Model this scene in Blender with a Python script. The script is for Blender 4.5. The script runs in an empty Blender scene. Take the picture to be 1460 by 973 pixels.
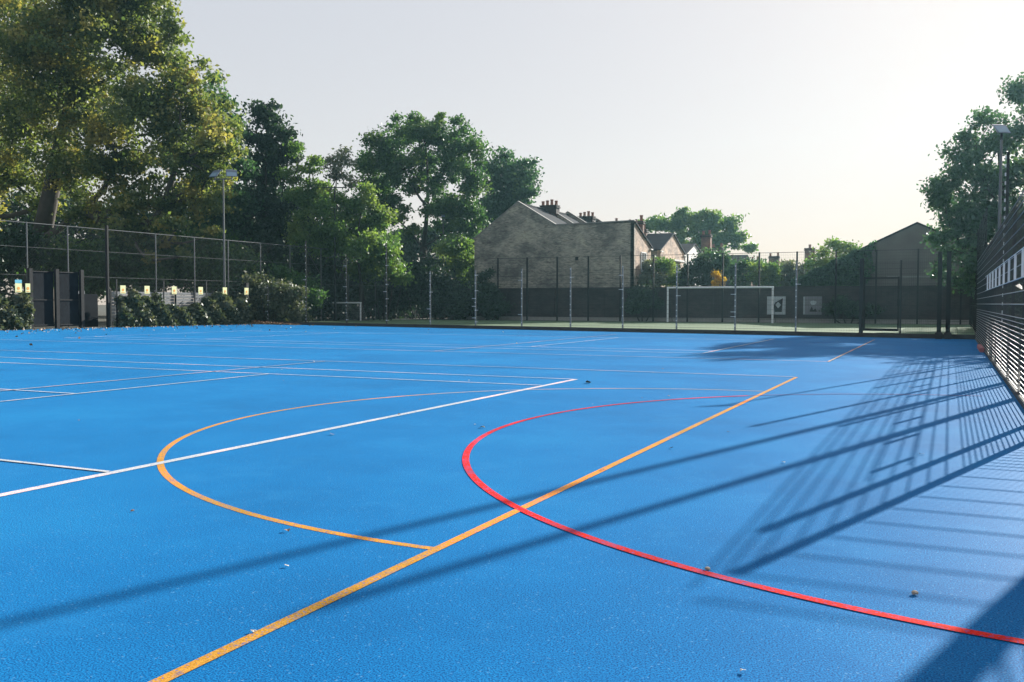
import bpy, math, random
import numpy as np
R = math.radians
sc = bpy.context.scene
C = sc.collection
rnd = random.Random(7)

# ------------------------------------------------------------------ camera numbers
CH, YAW, PITCH, ROLL, FPX = 1.3053, .4409, .0406, .0011, 1322.4
cyw, syw, cp, sp = math.cos(YAW), math.sin(YAW), math.cos(PITCH), math.sin(PITCH)

def ray(px, py):
    x = (px - 730) / FPX; y = -(py - 486.5) / FPX
    F = cp + y * sp; Z = -sp + y * cp
    return (cyw * x - syw * F, syw * x + cyw * F, Z)
def at(px, py, Y):
    """real-world point at distance Y north of the court corner for a measured bearing"""
    d = ray(px, py); t = Y / d[1]
    return (d[0] * t, Y, CH + d[2] * t)
def atx(px, py, X):
    d = ray(px, py); t = X / d[0]
    return (X, d[1] * t, CH + d[2] * t)
def xof(px, Y): return at(px, 433, Y)[0]
def yof(px, X): return atx(px, 433, X)[1]
def depth(X, Y): return Y * cyw - X * syw

# ------------------------------------------------------------------ mesh helpers
class MB:
    def __init__(s): s.v = []; s.f = []
    def add(s, vs, fs):
        n = len(s.v); s.v += [tuple(p) for p in vs]; s.f += [tuple(i + n for i in f) for f in fs]; return s
    def box(s, c, d, rz=0):
        x, y, z = d[0] / 2, d[1] / 2, d[2] / 2; a, b = math.cos(rz), math.sin(rz)
        vs = []
        for k in (-z, z):
            for i, j in ((-x, -y), (x, -y), (x, y), (-x, y)):
                vs.append((c[0] + a * i - b * j, c[1] + b * i + a * j, c[2] + k))
        return s.add(vs, [(3, 2, 1, 0), (4, 5, 6, 7), (0, 1, 5, 4), (1, 2, 6, 5), (2, 3, 7, 6), (3, 0, 4, 7)])
    def tube(s, pts, rad, n=6, cap=True):
        if not hasattr(rad, '__len__'): rad = [rad] * len(pts)
        P = [np.array(p, float) for p in pts]; rings = []; base = len(s.v)
        ref = None
        for i, p in enumerate(P):
            t = P[min(i + 1, len(P) - 1)] - P[max(i - 1, 0)]; t /= (np.linalg.norm(t) + 1e-9)
            if ref is None: ref = np.array([0, 0, 1.]) if abs(t[2]) < .9 else np.array([1., 0, 0])
            u = np.cross(t, ref); u /= (np.linalg.norm(u) + 1e-9); w = np.cross(t, u); ref = np.cross(u, t)
            for k in range(n):
                a = 2 * math.pi * k / n + math.pi / n
                s.v.append(tuple(p + rad[i] * (math.cos(a) * u + math.sin(a) * w)))
        for i in range(len(P) - 1):
            for k in range(n):
                a = base + i * n + k; b = base + i * n + (k + 1) % n
                s.f.append((a, b, b + n, a + n))
        if cap:
            s.f.append(tuple(base + k for k in range(n))[::-1]); s.f.append(tuple(base + (len(P) - 1) * n + k for k in range(n)))
        return s
    def prism(s, poly, plane, a, b):
        """polygon in a vertical plane, pushed from a to b. plane 'y': poly=(x,z); 'x': poly=(y,z); 'z': poly=(x,y)"""
        n = len(poly)
        def P(q, t): return (q[0], t, q[1]) if plane == 'y' else ((t, q[0], q[1]) if plane == 'x' else (q[0], q[1], t))
        vs = [P(q, a) for q in poly] + [P(q, b) for q in poly]
        return s.add(vs, [tuple(range(n))[::-1], tuple(range(n, 2 * n))] + [(i, (i + 1) % n, (i + 1) % n + n, i + n) for i in range(n)])
    def build(s, name, m, parent=None, smooth=False, bevel=0):
        me = bpy.data.meshes.new(name); me.from_pydata(s.v, [], s.f); me.update()
        import bmesh
        bm = bmesh.new(); bm.from_mesh(me); bmesh.ops.recalc_face_normals(bm, faces=bm.faces)
        if bevel: bmesh.ops.bevel(bm, geom=bm.edges[:], offset=bevel, segments=2, affect='EDGES', clamp_overlap=True)
        bm.to_mesh(me); bm.free()
        if smooth: me.polygons.foreach_set('use_smooth', [True] * len(me.polygons))
        me.materials.append(m)
        o = bpy.data.objects.new(name, me); C.objects.link(o)
        if parent is not None: attach(o, parent)
        return o
def build2(name, pairs, parent):
    allm = MB(); cnt = []
    for mb, m in pairs: allm.add(mb.v, mb.f); cnt.append((len(mb.f), m))
    o = allm.build(name, pairs[0][1], parent); i = 0
    for k, (n, m) in enumerate(cnt):
        if k: o.data.materials.append(m)
        for p in o.data.polygons[i:i + n]: p.material_index = k
        i += n
    return o
def attach(o, parent):
    from mathutils import Matrix
    o.parent = parent
    # every mesh is written in world coordinates; only the root Empty carries a location
    if parent.parent is None and parent.type == 'EMPTY': o.matrix_parent_inverse = Matrix.Translation(-parent.location)
def tag(o, label=None, cat=None, group=None, kind=None):
    if label: o['label'] = label
    if cat: o['category'] = cat
    if group: o['group'] = group
    if kind: o['kind'] = kind
    return o
def thing(name, loc, label, cat, group=None):
    o = bpy.data.objects.new(name, None); C.objects.link(o); o.location = loc; o.empty_display_size = .3
    return tag(o, label, cat, group)

# ------------------------------------------------------------------ materials
def nodes(name):
    m = bpy.data.materials.new(name); m.use_nodes = True
    nt = m.node_tree; b = nt.nodes['Principled BSDF']
    return m, nt, b
def N(nt, t, **k):
    n = nt.nodes.new(t)
    for a, v in k.items():
        if a in n.inputs.keys() if hasattr(n.inputs, 'keys') else False: n.inputs[a].default_value = v
        else: setattr(n, a, v)
    return n
def pmat(name, col, rough=.6, var=.25, scale=4., metal=0., bump=0., bscale=60., spec=.5):
    m, nt, b = nodes(name); L = nt.links
    tc = N(nt, 'ShaderNodeTexCoord'); no = N(nt, 'ShaderNodeTexNoise'); no.inputs['Scale'].default_value = scale; no.inputs['Detail'].default_value = 6
    L.new(tc.outputs['Object'], no.inputs['Vector'])
    mx = N(nt, 'ShaderNodeMix', data_type='RGBA')
    mx.inputs['A'].default_value = (*[c * (1 - var) for c in col], 1); mx.inputs['B'].default_value = (*[min(1, c * (1 + var)) for c in col], 1)
    L.new(no.outputs['Fac'], mx.inputs['Factor']); L.new(mx.outputs['Result'], b.inputs['Base Color'])
    b.inputs['Roughness'].default_value = rough; b.inputs['Metallic'].default_value = metal; b.inputs['Specular IOR Level'].default_value = spec
    if bump:
        n2 = N(nt, 'ShaderNodeTexNoise'); n2.inputs['Scale'].default_value = bscale; L.new(tc.outputs['Object'], n2.inputs['Vector'])
        bp = N(nt, 'ShaderNodeBump'); bp.inputs['Strength'].default_value = bump; bp.inputs['Distance'].default_value = .02
        L.new(n2.outputs['Fac'], bp.inputs['Height']); L.new(bp.outputs['Normal'], b.inputs['Normal'])
    return m
def ramp(nt, stops):
    r = N(nt, 'ShaderNodeValToRGB'); e = r.color_ramp.elements
    while len(e) < len(stops): e.new(.5)
    for i, (p, c) in enumerate(stops): e[i].position = p; e[i].color = (*c, 1)
    return r
def leafmat(name, c1, c2, c3=None, trans=.45, clump=.35, yfrac=.5):
    """per-leaf colour change, slow colour drift over the crown, light passing through the leaf"""
    m, nt, b = nodes(name); L = nt.links
    ge = N(nt, 'ShaderNodeNewGeometry'); tc = N(nt, 'ShaderNodeTexCoord')
    no = N(nt, 'ShaderNodeTexNoise'); no.inputs['Scale'].default_value = clump; no.inputs['Detail'].default_value = 3
    L.new(tc.outputs['Object'], no.inputs['Vector'])
    mx = N(nt, 'ShaderNodeMix', data_type='RGBA'); mx.inputs['A'].default_value = (*c1, 1); mx.inputs['B'].default_value = (*c2, 1)
    L.new(ge.outputs['Random Per Island'], mx.inputs['Factor'])
    col = mx.outputs['Result']
    if c3:
        r = ramp(nt, [(yfrac, (0, 0, 0)), (yfrac + .14, (1, 1, 1))]); L.new(no.outputs['Fac'], r.inputs['Fac'])
        m3 = N(nt, 'ShaderNodeMix', data_type='RGBA'); m3.inputs['B'].default_value = (*c3, 1)
        L.new(col, m3.inputs['A']); L.new(r.outputs['Color'], m3.inputs['Factor']); col = m3.outputs['Result']
    L.new(col, b.inputs['Base Color']); b.inputs['Roughness'].default_value = .5; b.inputs['Specular IOR Level'].default_value = .45
    tr = N(nt, 'ShaderNodeBsdfTranslucent')
    br = N(nt, 'ShaderNodeMix', data_type='RGBA', blend_type='MULTIPLY'); br.inputs['Factor'].default_value = 1; br.inputs['B'].default_value = (1.5, 1.45, .6, 1)
    L.new(col, br.inputs['A']); L.new(br.outputs['Result'], tr.inputs['Color'])
    ms = N(nt, 'ShaderNodeMixShader'); ms.inputs['Fac'].default_value = trans
    L.new(b.outputs[0], ms.inputs[1]); L.new(tr.outputs[0], ms.inputs[2])
    L.new(ms.outputs[0], nt.nodes['Material Output'].inputs['Surface'])
    return m
def brick(name, c1, c2, mort, patch=None, sx=1., rough=.85, axis='x', blotch=.5):
    m, nt, b = nodes(name); L = nt.links
    tc = N(nt, 'ShaderNodeTexCoord'); sepx = N(nt, 'ShaderNodeSeparateXYZ'); L.new(tc.outputs['Object'], sepx.inputs[0])
    cb = N(nt, 'ShaderNodeCombineXYZ')
    ad = N(nt, 'ShaderNodeMath', operation='ADD'); L.new(sepx.outputs['X'], ad.inputs[0]); L.new(sepx.outputs['Y'], ad.inputs[1])
    L.new(ad.outputs[0], cb.inputs['X']); L.new(sepx.outputs['Z'], cb.inputs['Y'])
    bt = N(nt, 'ShaderNodeTexBrick'); bt.inputs['Scale'].default_value = 1
    bt.inputs['Brick Width'].default_value = .225 * sx; bt.inputs['Row Height'].default_value = .075 * sx; bt.inputs['Mortar Size'].default_value = .008 * sx
    bt.inputs['Color1'].default_value = (*c1, 1); bt.inputs['Color2'].default_value = (*c2, 1); bt.inputs['Mortar'].default_value = (*mort, 1)
    L.new(cb.outputs[0], bt.inputs['Vector'])
    no = N(nt, 'ShaderNodeTexNoise'); no.inputs['Scale'].default_value = blotch; no.inputs['Detail'].default_value = 8; no.inputs['Roughness'].default_value = .7
    mp = N(nt, 'ShaderNodeMapping'); mp.inputs['Scale'].default_value = (1, 1, 1.5); L.new(tc.outputs['Object'], mp.inputs[0]); L.new(mp.outputs[0], no.inputs['Vector'])
    r = ramp(nt, [(.38, (.45, .45, .48)), (.5, (.9, .9, .9)), (.66, (1.35, 1.3, 1.2))]); L.new(no.outputs['Fac'], r.inputs['Fac'])
    mx = N(nt, 'ShaderNodeMix', data_type='RGBA', blend_type='MULTIPLY'); mx.inputs['Factor'].default_value = 1
    L.new(bt.outputs['Color'], mx.inputs['A']); L.new(r.outputs['Color'], mx.inputs['B'])
    # scattered odd courses: dark and pale replaced bricks in rows
    n2 = N(nt, 'ShaderNodeTexNoise'); n2.inputs['Scale'].default_value = 2.2; n2.inputs['Detail'].default_value = 8; n2.inputs['Roughness'].default_value = .7
    m2 = N(nt, 'ShaderNodeMapping'); m2.inputs['Scale'].default_value = (1, 1, 3); L.new(tc.outputs['Object'], m2.inputs[0]); L.new(m2.outputs[0], n2.inputs['Vector'])
    r2 = ramp(nt, [(.36, (.55, .5, .5)), (.45, (1, 1, 1)), (.6, (1, 1, 1)), (.7, (1.3, 1.25, 1.1))]); L.new(n2.outputs['Fac'], r2.inputs['Fac'])
    mx2 = N(nt, 'ShaderNodeMix', data_type='RGBA', blend_type='MULTIPLY'); mx2.inputs['Factor'].default_value = 1
    L.new(mx.outputs['Result'], mx2.inputs['A']); L.new(r2.outputs['Color'], mx2.inputs['B'])
    L.new(mx2.outputs['Result'], b.inputs['Base Color']); b.inputs['Roughness'].default_value = rough
    bp = N(nt, 'ShaderNodeBump'); bp.inputs['Strength'].default_value = .4; bp.inputs['Distance'].default_value = .01
    L.new(bt.outputs['Fac'], bp.inputs['Height']); bp.invert = True; L.new(bp.outputs['Normal'], b.inputs['Normal'])
    return m

def courtmat(name, c_lo, c_hi, rough=.6, paint=False, under=(.01, .12, .42)):
    m, nt, b = nodes(name); L = nt.links
    tc = N(nt, 'ShaderNodeTexCoord')
    g = N(nt, 'ShaderNodeTexNoise'); g.inputs['Scale'].default_value = 135; g.inputs['Detail'].default_value = 2; g.inputs['Roughness'].default_value = .6
    L.new(tc.outputs['Object'], g.inputs['Vector'])
    r = ramp(nt, [(.38, c_lo), (.6, c_hi)]); L.new(g.outputs['Fac'], r.inputs['Fac'])
    # larger wear, tyre-coloured drifts of dust
    w = N(nt, 'ShaderNodeTexNoise'); w.inputs['Scale'].default_value = .45; w.inputs['Detail'].default_value = 7; w.inputs['Roughness'].default_value = .62
    L.new(tc.outputs['Object'], w.inputs['Vector'])
    rw = ramp(nt, [(.34, (.7, .8, .84)), (.5, (1, 1, 1)), (.66, (2.0, 1.22, 1.1))]); L.new(w.outputs['Fac'], rw.inputs['Fac'])
    mu = N(nt, 'ShaderNodeMix', data_type='RGBA', blend_type='MULTIPLY'); mu.inputs['Factor'].default_value = 1
    L.new(r.outputs['Color'], mu.inputs['A']); L.new(rw.outputs['Color'], mu.inputs['B']); col = mu.outputs['Result']
    # dusty scuffs
    s = N(nt, 'ShaderNodeTexNoise'); s.inputs['Scale'].default_value = 1.3; s.inputs['Detail'].default_value = 10; s.inputs['Roughness'].default_value = .75
    L.new(tc.outputs['Object'], s.inputs['Vector'])
    rs = ramp(nt, [(.53, (0, 0, 0)), (.74, (.55, .55, .55))]); L.new(s.outputs['Fac'], rs.inputs['Fac'])
    ms = N(nt, 'ShaderNodeMix', data_type='RGBA'); ms.inputs['B'].default_value = (.02, .17, .4, 1)
    L.new(rs.outputs['Color'], ms.inputs['Factor']); L.new(col, ms.inputs['A']); col = ms.outputs['Result']
    # sparse pale grains
    v = N(nt, 'ShaderNodeTexVoronoi'); v.inputs['Scale'].default_value = 130; L.new(tc.outputs['Object'], v.inputs['Vector'])
    sx = N(nt, 'ShaderNodeSeparateColor'); L.new(v.outputs['Color'], sx.inputs[0])
    gt = N(nt, 'ShaderNodeMath', operation='GREATER_THAN'); gt.inputs[1].default_value = .99 if not paint else .9; L.new(sx.outputs['Red'], gt.inputs[0])
    mg = N(nt, 'ShaderNodeMix', data_type='RGBA'); mg.inputs['B'].default_value = (.13, .3, .5, 1) if not paint else (*under, 1)
    ml = N(nt, 'ShaderNodeMath', operation='MULTIPLY'); ml.inputs[1].default_value = .5 if not paint else .6; L.new(gt.outputs[0], ml.inputs[0])
    L.new(ml.outputs[0], mg.inputs['Factor']); L.new(col, mg.inputs['A'])
    if paint:      # thin worn places where the blue shows through
        wn = N(nt, 'ShaderNodeTexNoise'); wn.inputs['Scale'].default_value = 9; wn.inputs['Detail'].default_value = 9; wn.inputs['Roughness'].default_value = .8
        L.new(tc.outputs['Object'], wn.inputs['Vector']); wr = ramp(nt, [(.53, (0, 0, 0)), (.68, (.6, .6, .6))]); L.new(wn.outputs['Fac'], wr.inputs['Fac'])
        wm = N(nt, 'ShaderNodeMix', data_type='RGBA'); wm.inputs['B'].default_value = (.003, .1, .3, 1)
        L.new(wr.outputs['Color'], wm.inputs['Factor']); L.new(mg.outputs['Result'], wm.inputs['A']); L.new(wm.outputs['Result'], b.inputs['Base Color'])
    else: L.new(mg.outputs['Result'], b.inputs['Base Color'])
    b.inputs['Roughness'].default_value = rough; b.inputs['Specular IOR Level'].default_value = .02
    if not paint:
        b.inputs['Sheen Weight'].default_value = .13; b.inputs['Sheen Roughness'].default_value = .5; b.inputs['Sheen Tint'].default_value = (.12, .6, 1, 1)
    bp = N(nt, 'ShaderNodeBump'); bp.inputs['Strength'].default_value = .5; bp.inputs['Distance'].default_value = .003
    L.new(g.outputs['Fac'], bp.inputs['Height']); L.new(bp.outputs['Normal'], b.inputs['Normal'])
    return m

M = dict(
    court=courtmat('court_blue', (.0003, .029, .148), (.005, .178, .46)),
    white=courtmat('line_white', (.4, .42, .44), (.62, .63, .64), .7, True),
    glarepale=courtmat('line_glare_pale', (.34, .27, .2), (.5, .42, .33), .7, True),  # orange paint made pale: glare on the far lines put into the colour
    orange=courtmat('line_orange', (.42, .19, .025), (.66, .33, .06), .7, True),
    dullred=courtmat('line_dull_red', (.1, .07, .16), (.2, .13, .26), .7, True),  # muted purplish red for the far end of the arc
    red=courtmat('line_red', (.4, .016, .012), (.6, .035, .025), .7, True),
    soil=pmat('soil', (.05, .05, .035), .95, .5, .8),
    field=pmat('field_green', (.075, .135, .06), .9, .35, 1.4, bump=.5, bscale=30),
    tarmac=pmat('tarmac', (.05, .05, .055), .9, .3, 3),
    black=pmat('black_paint', (.008, .01, .012), .6, .3, 6, spec=.25),
    dark=pmat('dark_green_metal', (.014, .02, .022), .5, .3, 6, spec=.3),
    bar=pmat('sunlit_bar_metal', (.16, .18, .19), .38, .35, 9, metal=.35),  # dark metal painted paler, so the colour carries the sun glint
    galv=pmat('galvanised', (.12, .13, .135), .45, .3, 12, metal=.5),
    pale=pmat('pale_clip', (.6, .62, .62), .4, .2, 20, metal=.3),
    whitep=pmat('white_steel', (.75, .77, .78), .4, .1, 8),
    kerb=pmat('kerb_board', (.03, .03, .03), .8, .4, 4),
    concrete=pmat('concrete', (.28, .27, .25), .9, .25, 5, bump=.3),
    slate=pmat('slate', (.035, .04, .048), .9, .35, 1.2, bump=.4, bscale=9, spec=.1),
    coping=pmat('coping', (.22, .21, .2), .8, .2, 3),
    render=pmat('grey_render', (.14, .128, .12), .9, .45, .7, bump=.3, bscale=4),
    rwhite=pmat('white_render', (.78, .77, .74), .85, .06, 1),
    brick=brick('stock_brick', (.39, .36, .29), (.19, .185, .165), (.32, .31, .27)),
    brickl=brick('pale_brick', (.52, .38, .28), (.42, .3, .22), (.45, .4, .34), blotch=.9),
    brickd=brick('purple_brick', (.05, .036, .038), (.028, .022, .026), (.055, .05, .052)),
    brickr=brick('red_brick', (.25, .12, .085), (.17, .085, .065), (.2, .17, .15)),
    pot=pmat('terracotta', (.28, .13, .09), .8, .3, 6),
    glass=pmat('window_glass', (.03, .04, .05), .08, .2, 2),
    bark=pmat('bark', (.035, .032, .028), .95, .45, 3.5, bump=.7, bscale=12),
    barkp=pmat('plane_bark', (.075, .066, .055), .9, .5, 1.8, bump=.5, bscale=8),
    sign=pmat('sign_yellow', (.72, .74, .38), .5, .06, 3),
    signo=pmat('sign_orange', (.75, .33, .06), .5, .06, 3),
    signb=pmat('sign_blue', (.1, .42, .55), .5, .1, 3),
    board=pmat('white_boards', (.23, .25, .27), .7, .15, 2.2),
    sheet=pmat('black_sheet', (.011, .014, .018), .85, .5, 1.5, bump=.4, bscale=3, spec=.1),
    panel=pmat('panel_pale', (.45, .5, .52), .7, .12, 3),
    panelg=pmat('panel_grey', (.2, .2, .22), .7, .3, 3),
    net=pmat('net_cord', (.3, .33, .34), .8, .2, 3),
    lampg=pmat('lamp_glass', (.22, .32, .4), .1, .1, 3),
    lampb=pmat('lamp_body', (.12, .15, .2), .4, .2, 3),
    stone=pmat('pebble', (.3, .25, .2), .9, .4, 40),
    deadl=pmat('dead_leaf', (.22, .13, .07), .8, .5, 30),
    palel=pmat('pale_leaf', (.5, .46, .38), .8, .3, 30),
    brickpad=pmat('red_pad', (.35, .12, .13), .8, .3, 8),
)
LM = dict(
    plane=leafmat('plane_leaves', (.06, .11, .045), (.19, .24, .1), (.31, .29, .11), .5, .45, .5),
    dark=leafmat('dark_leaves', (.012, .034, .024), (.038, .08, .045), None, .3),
    mid=leafmat('mid_leaves', (.025, .075, .035), (.075, .165, .065), (.12, .2, .06), .45, .4, .55),
    light=leafmat('light_leaves', (.05, .12, .04), (.14, .25, .085), (.18, .26, .09), .5, .5, .5),
    teal=leafmat('teal_leaves', (.028, .08, .055), (.075, .165, .1), (.12, .21, .09), .4, .4, .6),
    ivy=leafmat('ivy_leaves', (.04, .065, .04), (.13, .16, .1), (.17, .18, .12), .25, 1.2, .52),
    yellow=leafmat('yellow_leaves', (.45, .3, .03), (.7, .48, .06), None, .5),
    grey=leafmat('grey_leaves', (.1, .13, .1), (.2, .23, .19), None, .35),
)

# ------------------------------------------------------------------ foliage
def leaves(name, pts, size, mat, parent=None, seed=0, aspect=.6, droop=0.):
    g = np.random.default_rng(seed); n = len(pts)
    u = g.normal(size=(n, 3)); u /= np.linalg.norm(u, axis=1)[:, None]
    u[:, 2] -= droop; u /= np.linalg.norm(u, axis=1)[:, None]
    w = g.normal(size=(n, 3)); w = np.cross(u, w); w /= (np.linalg.norm(w, axis=1)[:, None] + 1e-9)
    nn = np.cross(u, w)
    s = size * g.uniform(.6, 1.35, n)[:, None]
    v = np.empty((n, 4, 3))
    v[:, 0] = pts - u * s; v[:, 1] = pts + w * s * aspect + nn * s * .18; v[:, 2] = pts + u * s; v[:, 3] = pts - w * s * aspect + nn * s * .18
    me = bpy.data.meshes.new(name)
    me.vertices.add(4 * n); me.loops.add(4 * n); me.polygons.add(n)
    me.vertices.foreach_set('co', v.reshape(-1).astype(np.float32))
    me.loops.foreach_set('vertex_index', np.arange(4 * n, dtype=np.int32))
    me.polygons.foreach_set('loop_start', np.arange(0, 4 * n, 4, dtype=np.int32))
    me.polygons.foreach_set('loop_total', np.full(n, 4, dtype=np.int32))
    me.update(calc_edges=True); me.materials.append(mat)
    o = bpy.data.objects.new(name, me); C.objects.link(o)
    if parent is not None: attach(o, parent)
    return o
def cluster_points(blobs, n, g, clump=.17, fill=.55, dens=6.):
    """blobs: (x,y,z,r). Sub-clumps sit mostly in each blob's outer half, leaves gather round them."""
    vol = np.array([b[3] ** 2.4 for b in blobs]); vol /= vol.sum()
    out = []; subs = []
    for b, f in zip(blobs, vol):
        k = max(5, int(dens * b[3] ** 1.35)); m = int(n * f)
        d = g.normal(size=(k, 3)); d /= np.linalg.norm(d, axis=1)[:, None]
        r = b[3] * (fill + (1 - fill) * g.random(k)) ; r[: k // 3] *= g.random(k // 3)
        c = np.array(b[:3]) + d * r[:, None] * np.array([1, 1, .88])
        sr = b[3] * clump * g.uniform(.7, 1.7, k) + .12
        idx = g.integers(0, k, m)
        q = g.normal(size=(m, 3)) * np.array([1, 1, .62])
        out.append(c[idx] + q * sr[idx][:, None]); subs.append(c)
    return np.concatenate(out), subs
def bez(a, c, b, n=6):
    a, b, c = map(np.array, (a, b, c)); return [tuple((1 - t) ** 2 * a + 2 * t * (1 - t) * c + t * t * b) for t in np.linspace(0, 1, n)]
def tree(name, label, cat, base, blobs, nleaf, lsize, mat, trunk_r=.3, fork=.35, bark='bark', seed=1, group=None, clump=.17, twigs=3, fill=.55, dens=6., droop=0., bend=0.):
    g = np.random.default_rng(seed)
    top = max(b[2] for b in blobs); fz = base[2] + (top - base[2]) * fork
    root = thing(name, base, label, cat, group)
    t = MB(); cx = np.mean([b[0] for b in blobs]); cy = np.mean([b[1] for b in blobs])
    fk = (base[0] + (cx - base[0]) * .02, base[1] + (cy - base[1]) * .02, fz)
    flare = [(base[0], base[1], base[2] - .2), (base[0], base[1], base[2] + .35)]
    t.tube(flare + bez((base[0] + .02, base[1], base[2] + .8), (base[0] + bend, base[1], (base[2] + fz) / 2), fk, 5), [trunk_r * 1.5, trunk_r * 1.15, trunk_r, trunk_r * .97, trunk_r * .93, trunk_r * .9, trunk_r * .85], 10)
    pts, subs = cluster_points(blobs, nleaf, g, clump, fill, dens)
    leader = np.array([cx, cy, top]) - np.array(fk)
    t.tube(bez(fk, tuple(np.array(fk) + leader * .5 + g.normal(size=3) * .3), tuple(np.array(fk) + leader * .85), 6), list(np.linspace(trunk_r * .6, .04, 6)), 7)
    # each limb springs from the nearest thicker one that lies closer to the fork
    nodes_ = [np.array(fk), np.array(fk) + leader * .35]; par = [-1, 0]; cnt = [0, 0]; where = {}
    order = sorted(range(len(blobs)), key=lambda k: np.linalg.norm(np.array(blobs[k][:3]) - np.array(fk)))
    for k in order:
        e = np.array(blobs[k][:3]); d0 = np.linalg.norm(e - nodes_[0])
        best = min((m for m in range(len(nodes_)) if m < 2 or np.linalg.norm(nodes_[m] - nodes_[0]) < d0 * .85), key=lambda m: np.linalg.norm(nodes_[m] - e) + .25 * np.linalg.norm(nodes_[m] - nodes_[0]))
        nodes_.append(e); par.append(best); cnt.append(1); where[k] = len(nodes_) - 1
    for m in range(len(nodes_) - 1, 0, -1): cnt[par[m]] += cnt[m]
    tot = max(1, cnt[0]); rad = [trunk_r * .62 * max(.1, min(1., (c / tot) ** .6)) for c in cnt]
    for k in order:
        m = where[k]; a, e = nodes_[par[m]], nodes_[m]; L_ = np.linalg.norm(e - a)
        mid = (a + e) / 2 + np.array([0, 0, -.08 * L_]) + g.normal(size=3) * .07 * L_
        r1 = rad[m] * .8; r1 = min(r1, .24); r0 = max(r1 * 1.25, min(rad[par[m]] * .8, r1 * 1.6))
        t.tube(bez(tuple(a), tuple(mid), tuple(e), 6), list(np.linspace(r0, r1 * .8, 6)), 6)
        ss = subs[k]
        for q in g.choice(len(ss), min(len(ss), twigs * 2), replace=False):
            st = a + (e - a) * g.uniform(.55, 1); t.tube(bez(tuple(st), tuple((st + ss[q]) / 2 + g.normal(size=3) * .15), tuple(ss[q]), 4), list(np.linspace(min(.06, r1 * .5), .012, 4)), 4)
    t.build('trunk', M[bark], root, smooth=True)
    leaves('crown', pts, lsize, mat, root, seed + 50, droop=droop)
    return root
def PB(Y, lst, g, spread=.6, zmin=None):
    """blobs measured as (bearing px, elevation px, radius px) about a tree standing at distance Y"""
    out = []
    for px, py, r in lst:
        x, y, z = at(px, py, Y); rr = r / FPX * depth(x, Y); k = 1 + g.uniform(-spread, spread) * rr / Y * 1.6
        out.append((x * k, y * k, max((z - CH) * k + CH, rr * .6 if zmin is None else zmin), rr * k))
    return out
def bush(name, label, cat, Y, lst, n, ls, mat, seed, group=None, clump=.2, stem=.05, droop=0., fill=.5, spread=.5):
    """shrub rooted in the ground: foliage plus its stems"""
    g = np.random.default_rng(seed); bl = PB(Y, lst, g, spread)
    bx, by = np.mean([b[0] for b in bl]), np.mean([b[1] for b in bl])
    root = thing(name, (bx, by, 0), label, cat, group); t = MB()
    for b in bl:
        s = (bx + (b[0] - bx) * .4, by + (b[1] - by) * .4, -.05)
        t.tube(bez(s, (b[0], b[1], b[2] * .4), b[:3], 5), list(np.linspace(stem, stem * .3, 5)), 5)
    t.build('stem', M['bark'], root, smooth=True)
    pts, _ = cluster_points(bl, n, g, clump, fill)
    pts = pts[pts[:, 2] > .03]
    leaves('foliage', pts, ls, mat, root, seed + 9, droop=droop)
    return root

# ------------------------------------------------------------------ ground and surfaces
FA, FB = (.86, 38.0), (-39.45, 45.9)                     # line of the far fence
def ffy(x): return FA[1] + (FB[1] - FA[1]) * (x - FA[0]) / (FB[0] - FA[0])
def side_x(y): return -41.2 + (y - 26) * (1.6 / 18.3)     # line of the ivy fence
MB().add([(-500, -300, -.03), (500, -300, -.03), (500, 900, -.03), (-500, 900, -.03)], [(0, 1, 2, 3)]).build('ground', M['soil'])['kind'] = 'structure'
court_poly = [(-44, -12), (2.2, -12), (2.2, 10.75), (.9, 10.75), (.9, FA[1] + .2), (FB[0], FB[1] + .2), (-41.4, 30), (-44, 10)]
MB().add([(x, y, 0) for x, y in court_poly], [tuple(range(8))]).build('court_surface', M['court'])['kind'] = 'structure'
fp = [(.9, FA[1] + .25), (1.3, 66.1), (-42, 66.1), (-42, 46), (FB[0], FB[1] + .25)]
MB().add([(x, y, -.006) for x, y in fp], [(0, 1, 2, 3, 4)]).build('playing_field', M['field'])['kind'] = 'structure'
MB().add([(-41.5, 64.3, .0), (1.2, 64.3, .0), (1.2, 65.6, .0), (-41.5, 65.6, .0)], [(0, 1, 2, 3)]).build('path', M['tarmac'])['kind'] = 'structure'

zc = [.0016]
def sheet(name, pts_in, pts_out, mat, label):
    z = zc[0]; zc[0] += .0007; n = len(pts_in)
    o = MB().add([(x, y, z) for x, y in pts_in] + [(x, y, z) for x, y in pts_out], [(i, i + 1, i + 1 + n, i + n) for i in range(n - 1)]).build(name, M[mat])
    tag(o, label, 'court marking', kind='structure'); return o
def line(x0, y0, x1, y1, mat, label, w=.05):
    dx, dy = x1 - x0, y1 - y0; L = math.hypot(dx, dy); nx, ny = -dy / L * w / 2, dx / L * w / 2
    n = 12; P = [(x0 + dx * i / n, y0 + dy * i / n) for i in range(n + 1)]
    sheet('painted_line', [(x + nx, y + ny) for x, y in P], [(x - nx, y - ny) for x, y in P], mat, label)
def arc(cx, cy, r, a0, a1, mat, label, w=.05, n=90):
    A = [R(a0 + (a1 - a0) * i / n) for i in range(n + 1)]
    sheet('painted_arc', [(cx + (r + w / 2) * math.cos(a), cy + (r + w / 2) * math.sin(a)) for a in A], [(cx + (r - w / 2) * math.cos(a), cy + (r - w / 2) * math.sin(a)) for a in A], mat, label)
OX = -2.44
arc(OX, 9.14, 4.9, 150, 269.8, 'orange', 'orange shooting semicircle joined to the long orange goal line', .055)
arc(OX, 9.14, 4.9, 90.2, 150, 'glarepale', 'glare-paled far half of the orange semicircle', .05)
line(-5.8, 3.89, -5.8, 14.86, 'white', 'bold white baseline cutting through the orange semicircle', .09)
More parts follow.
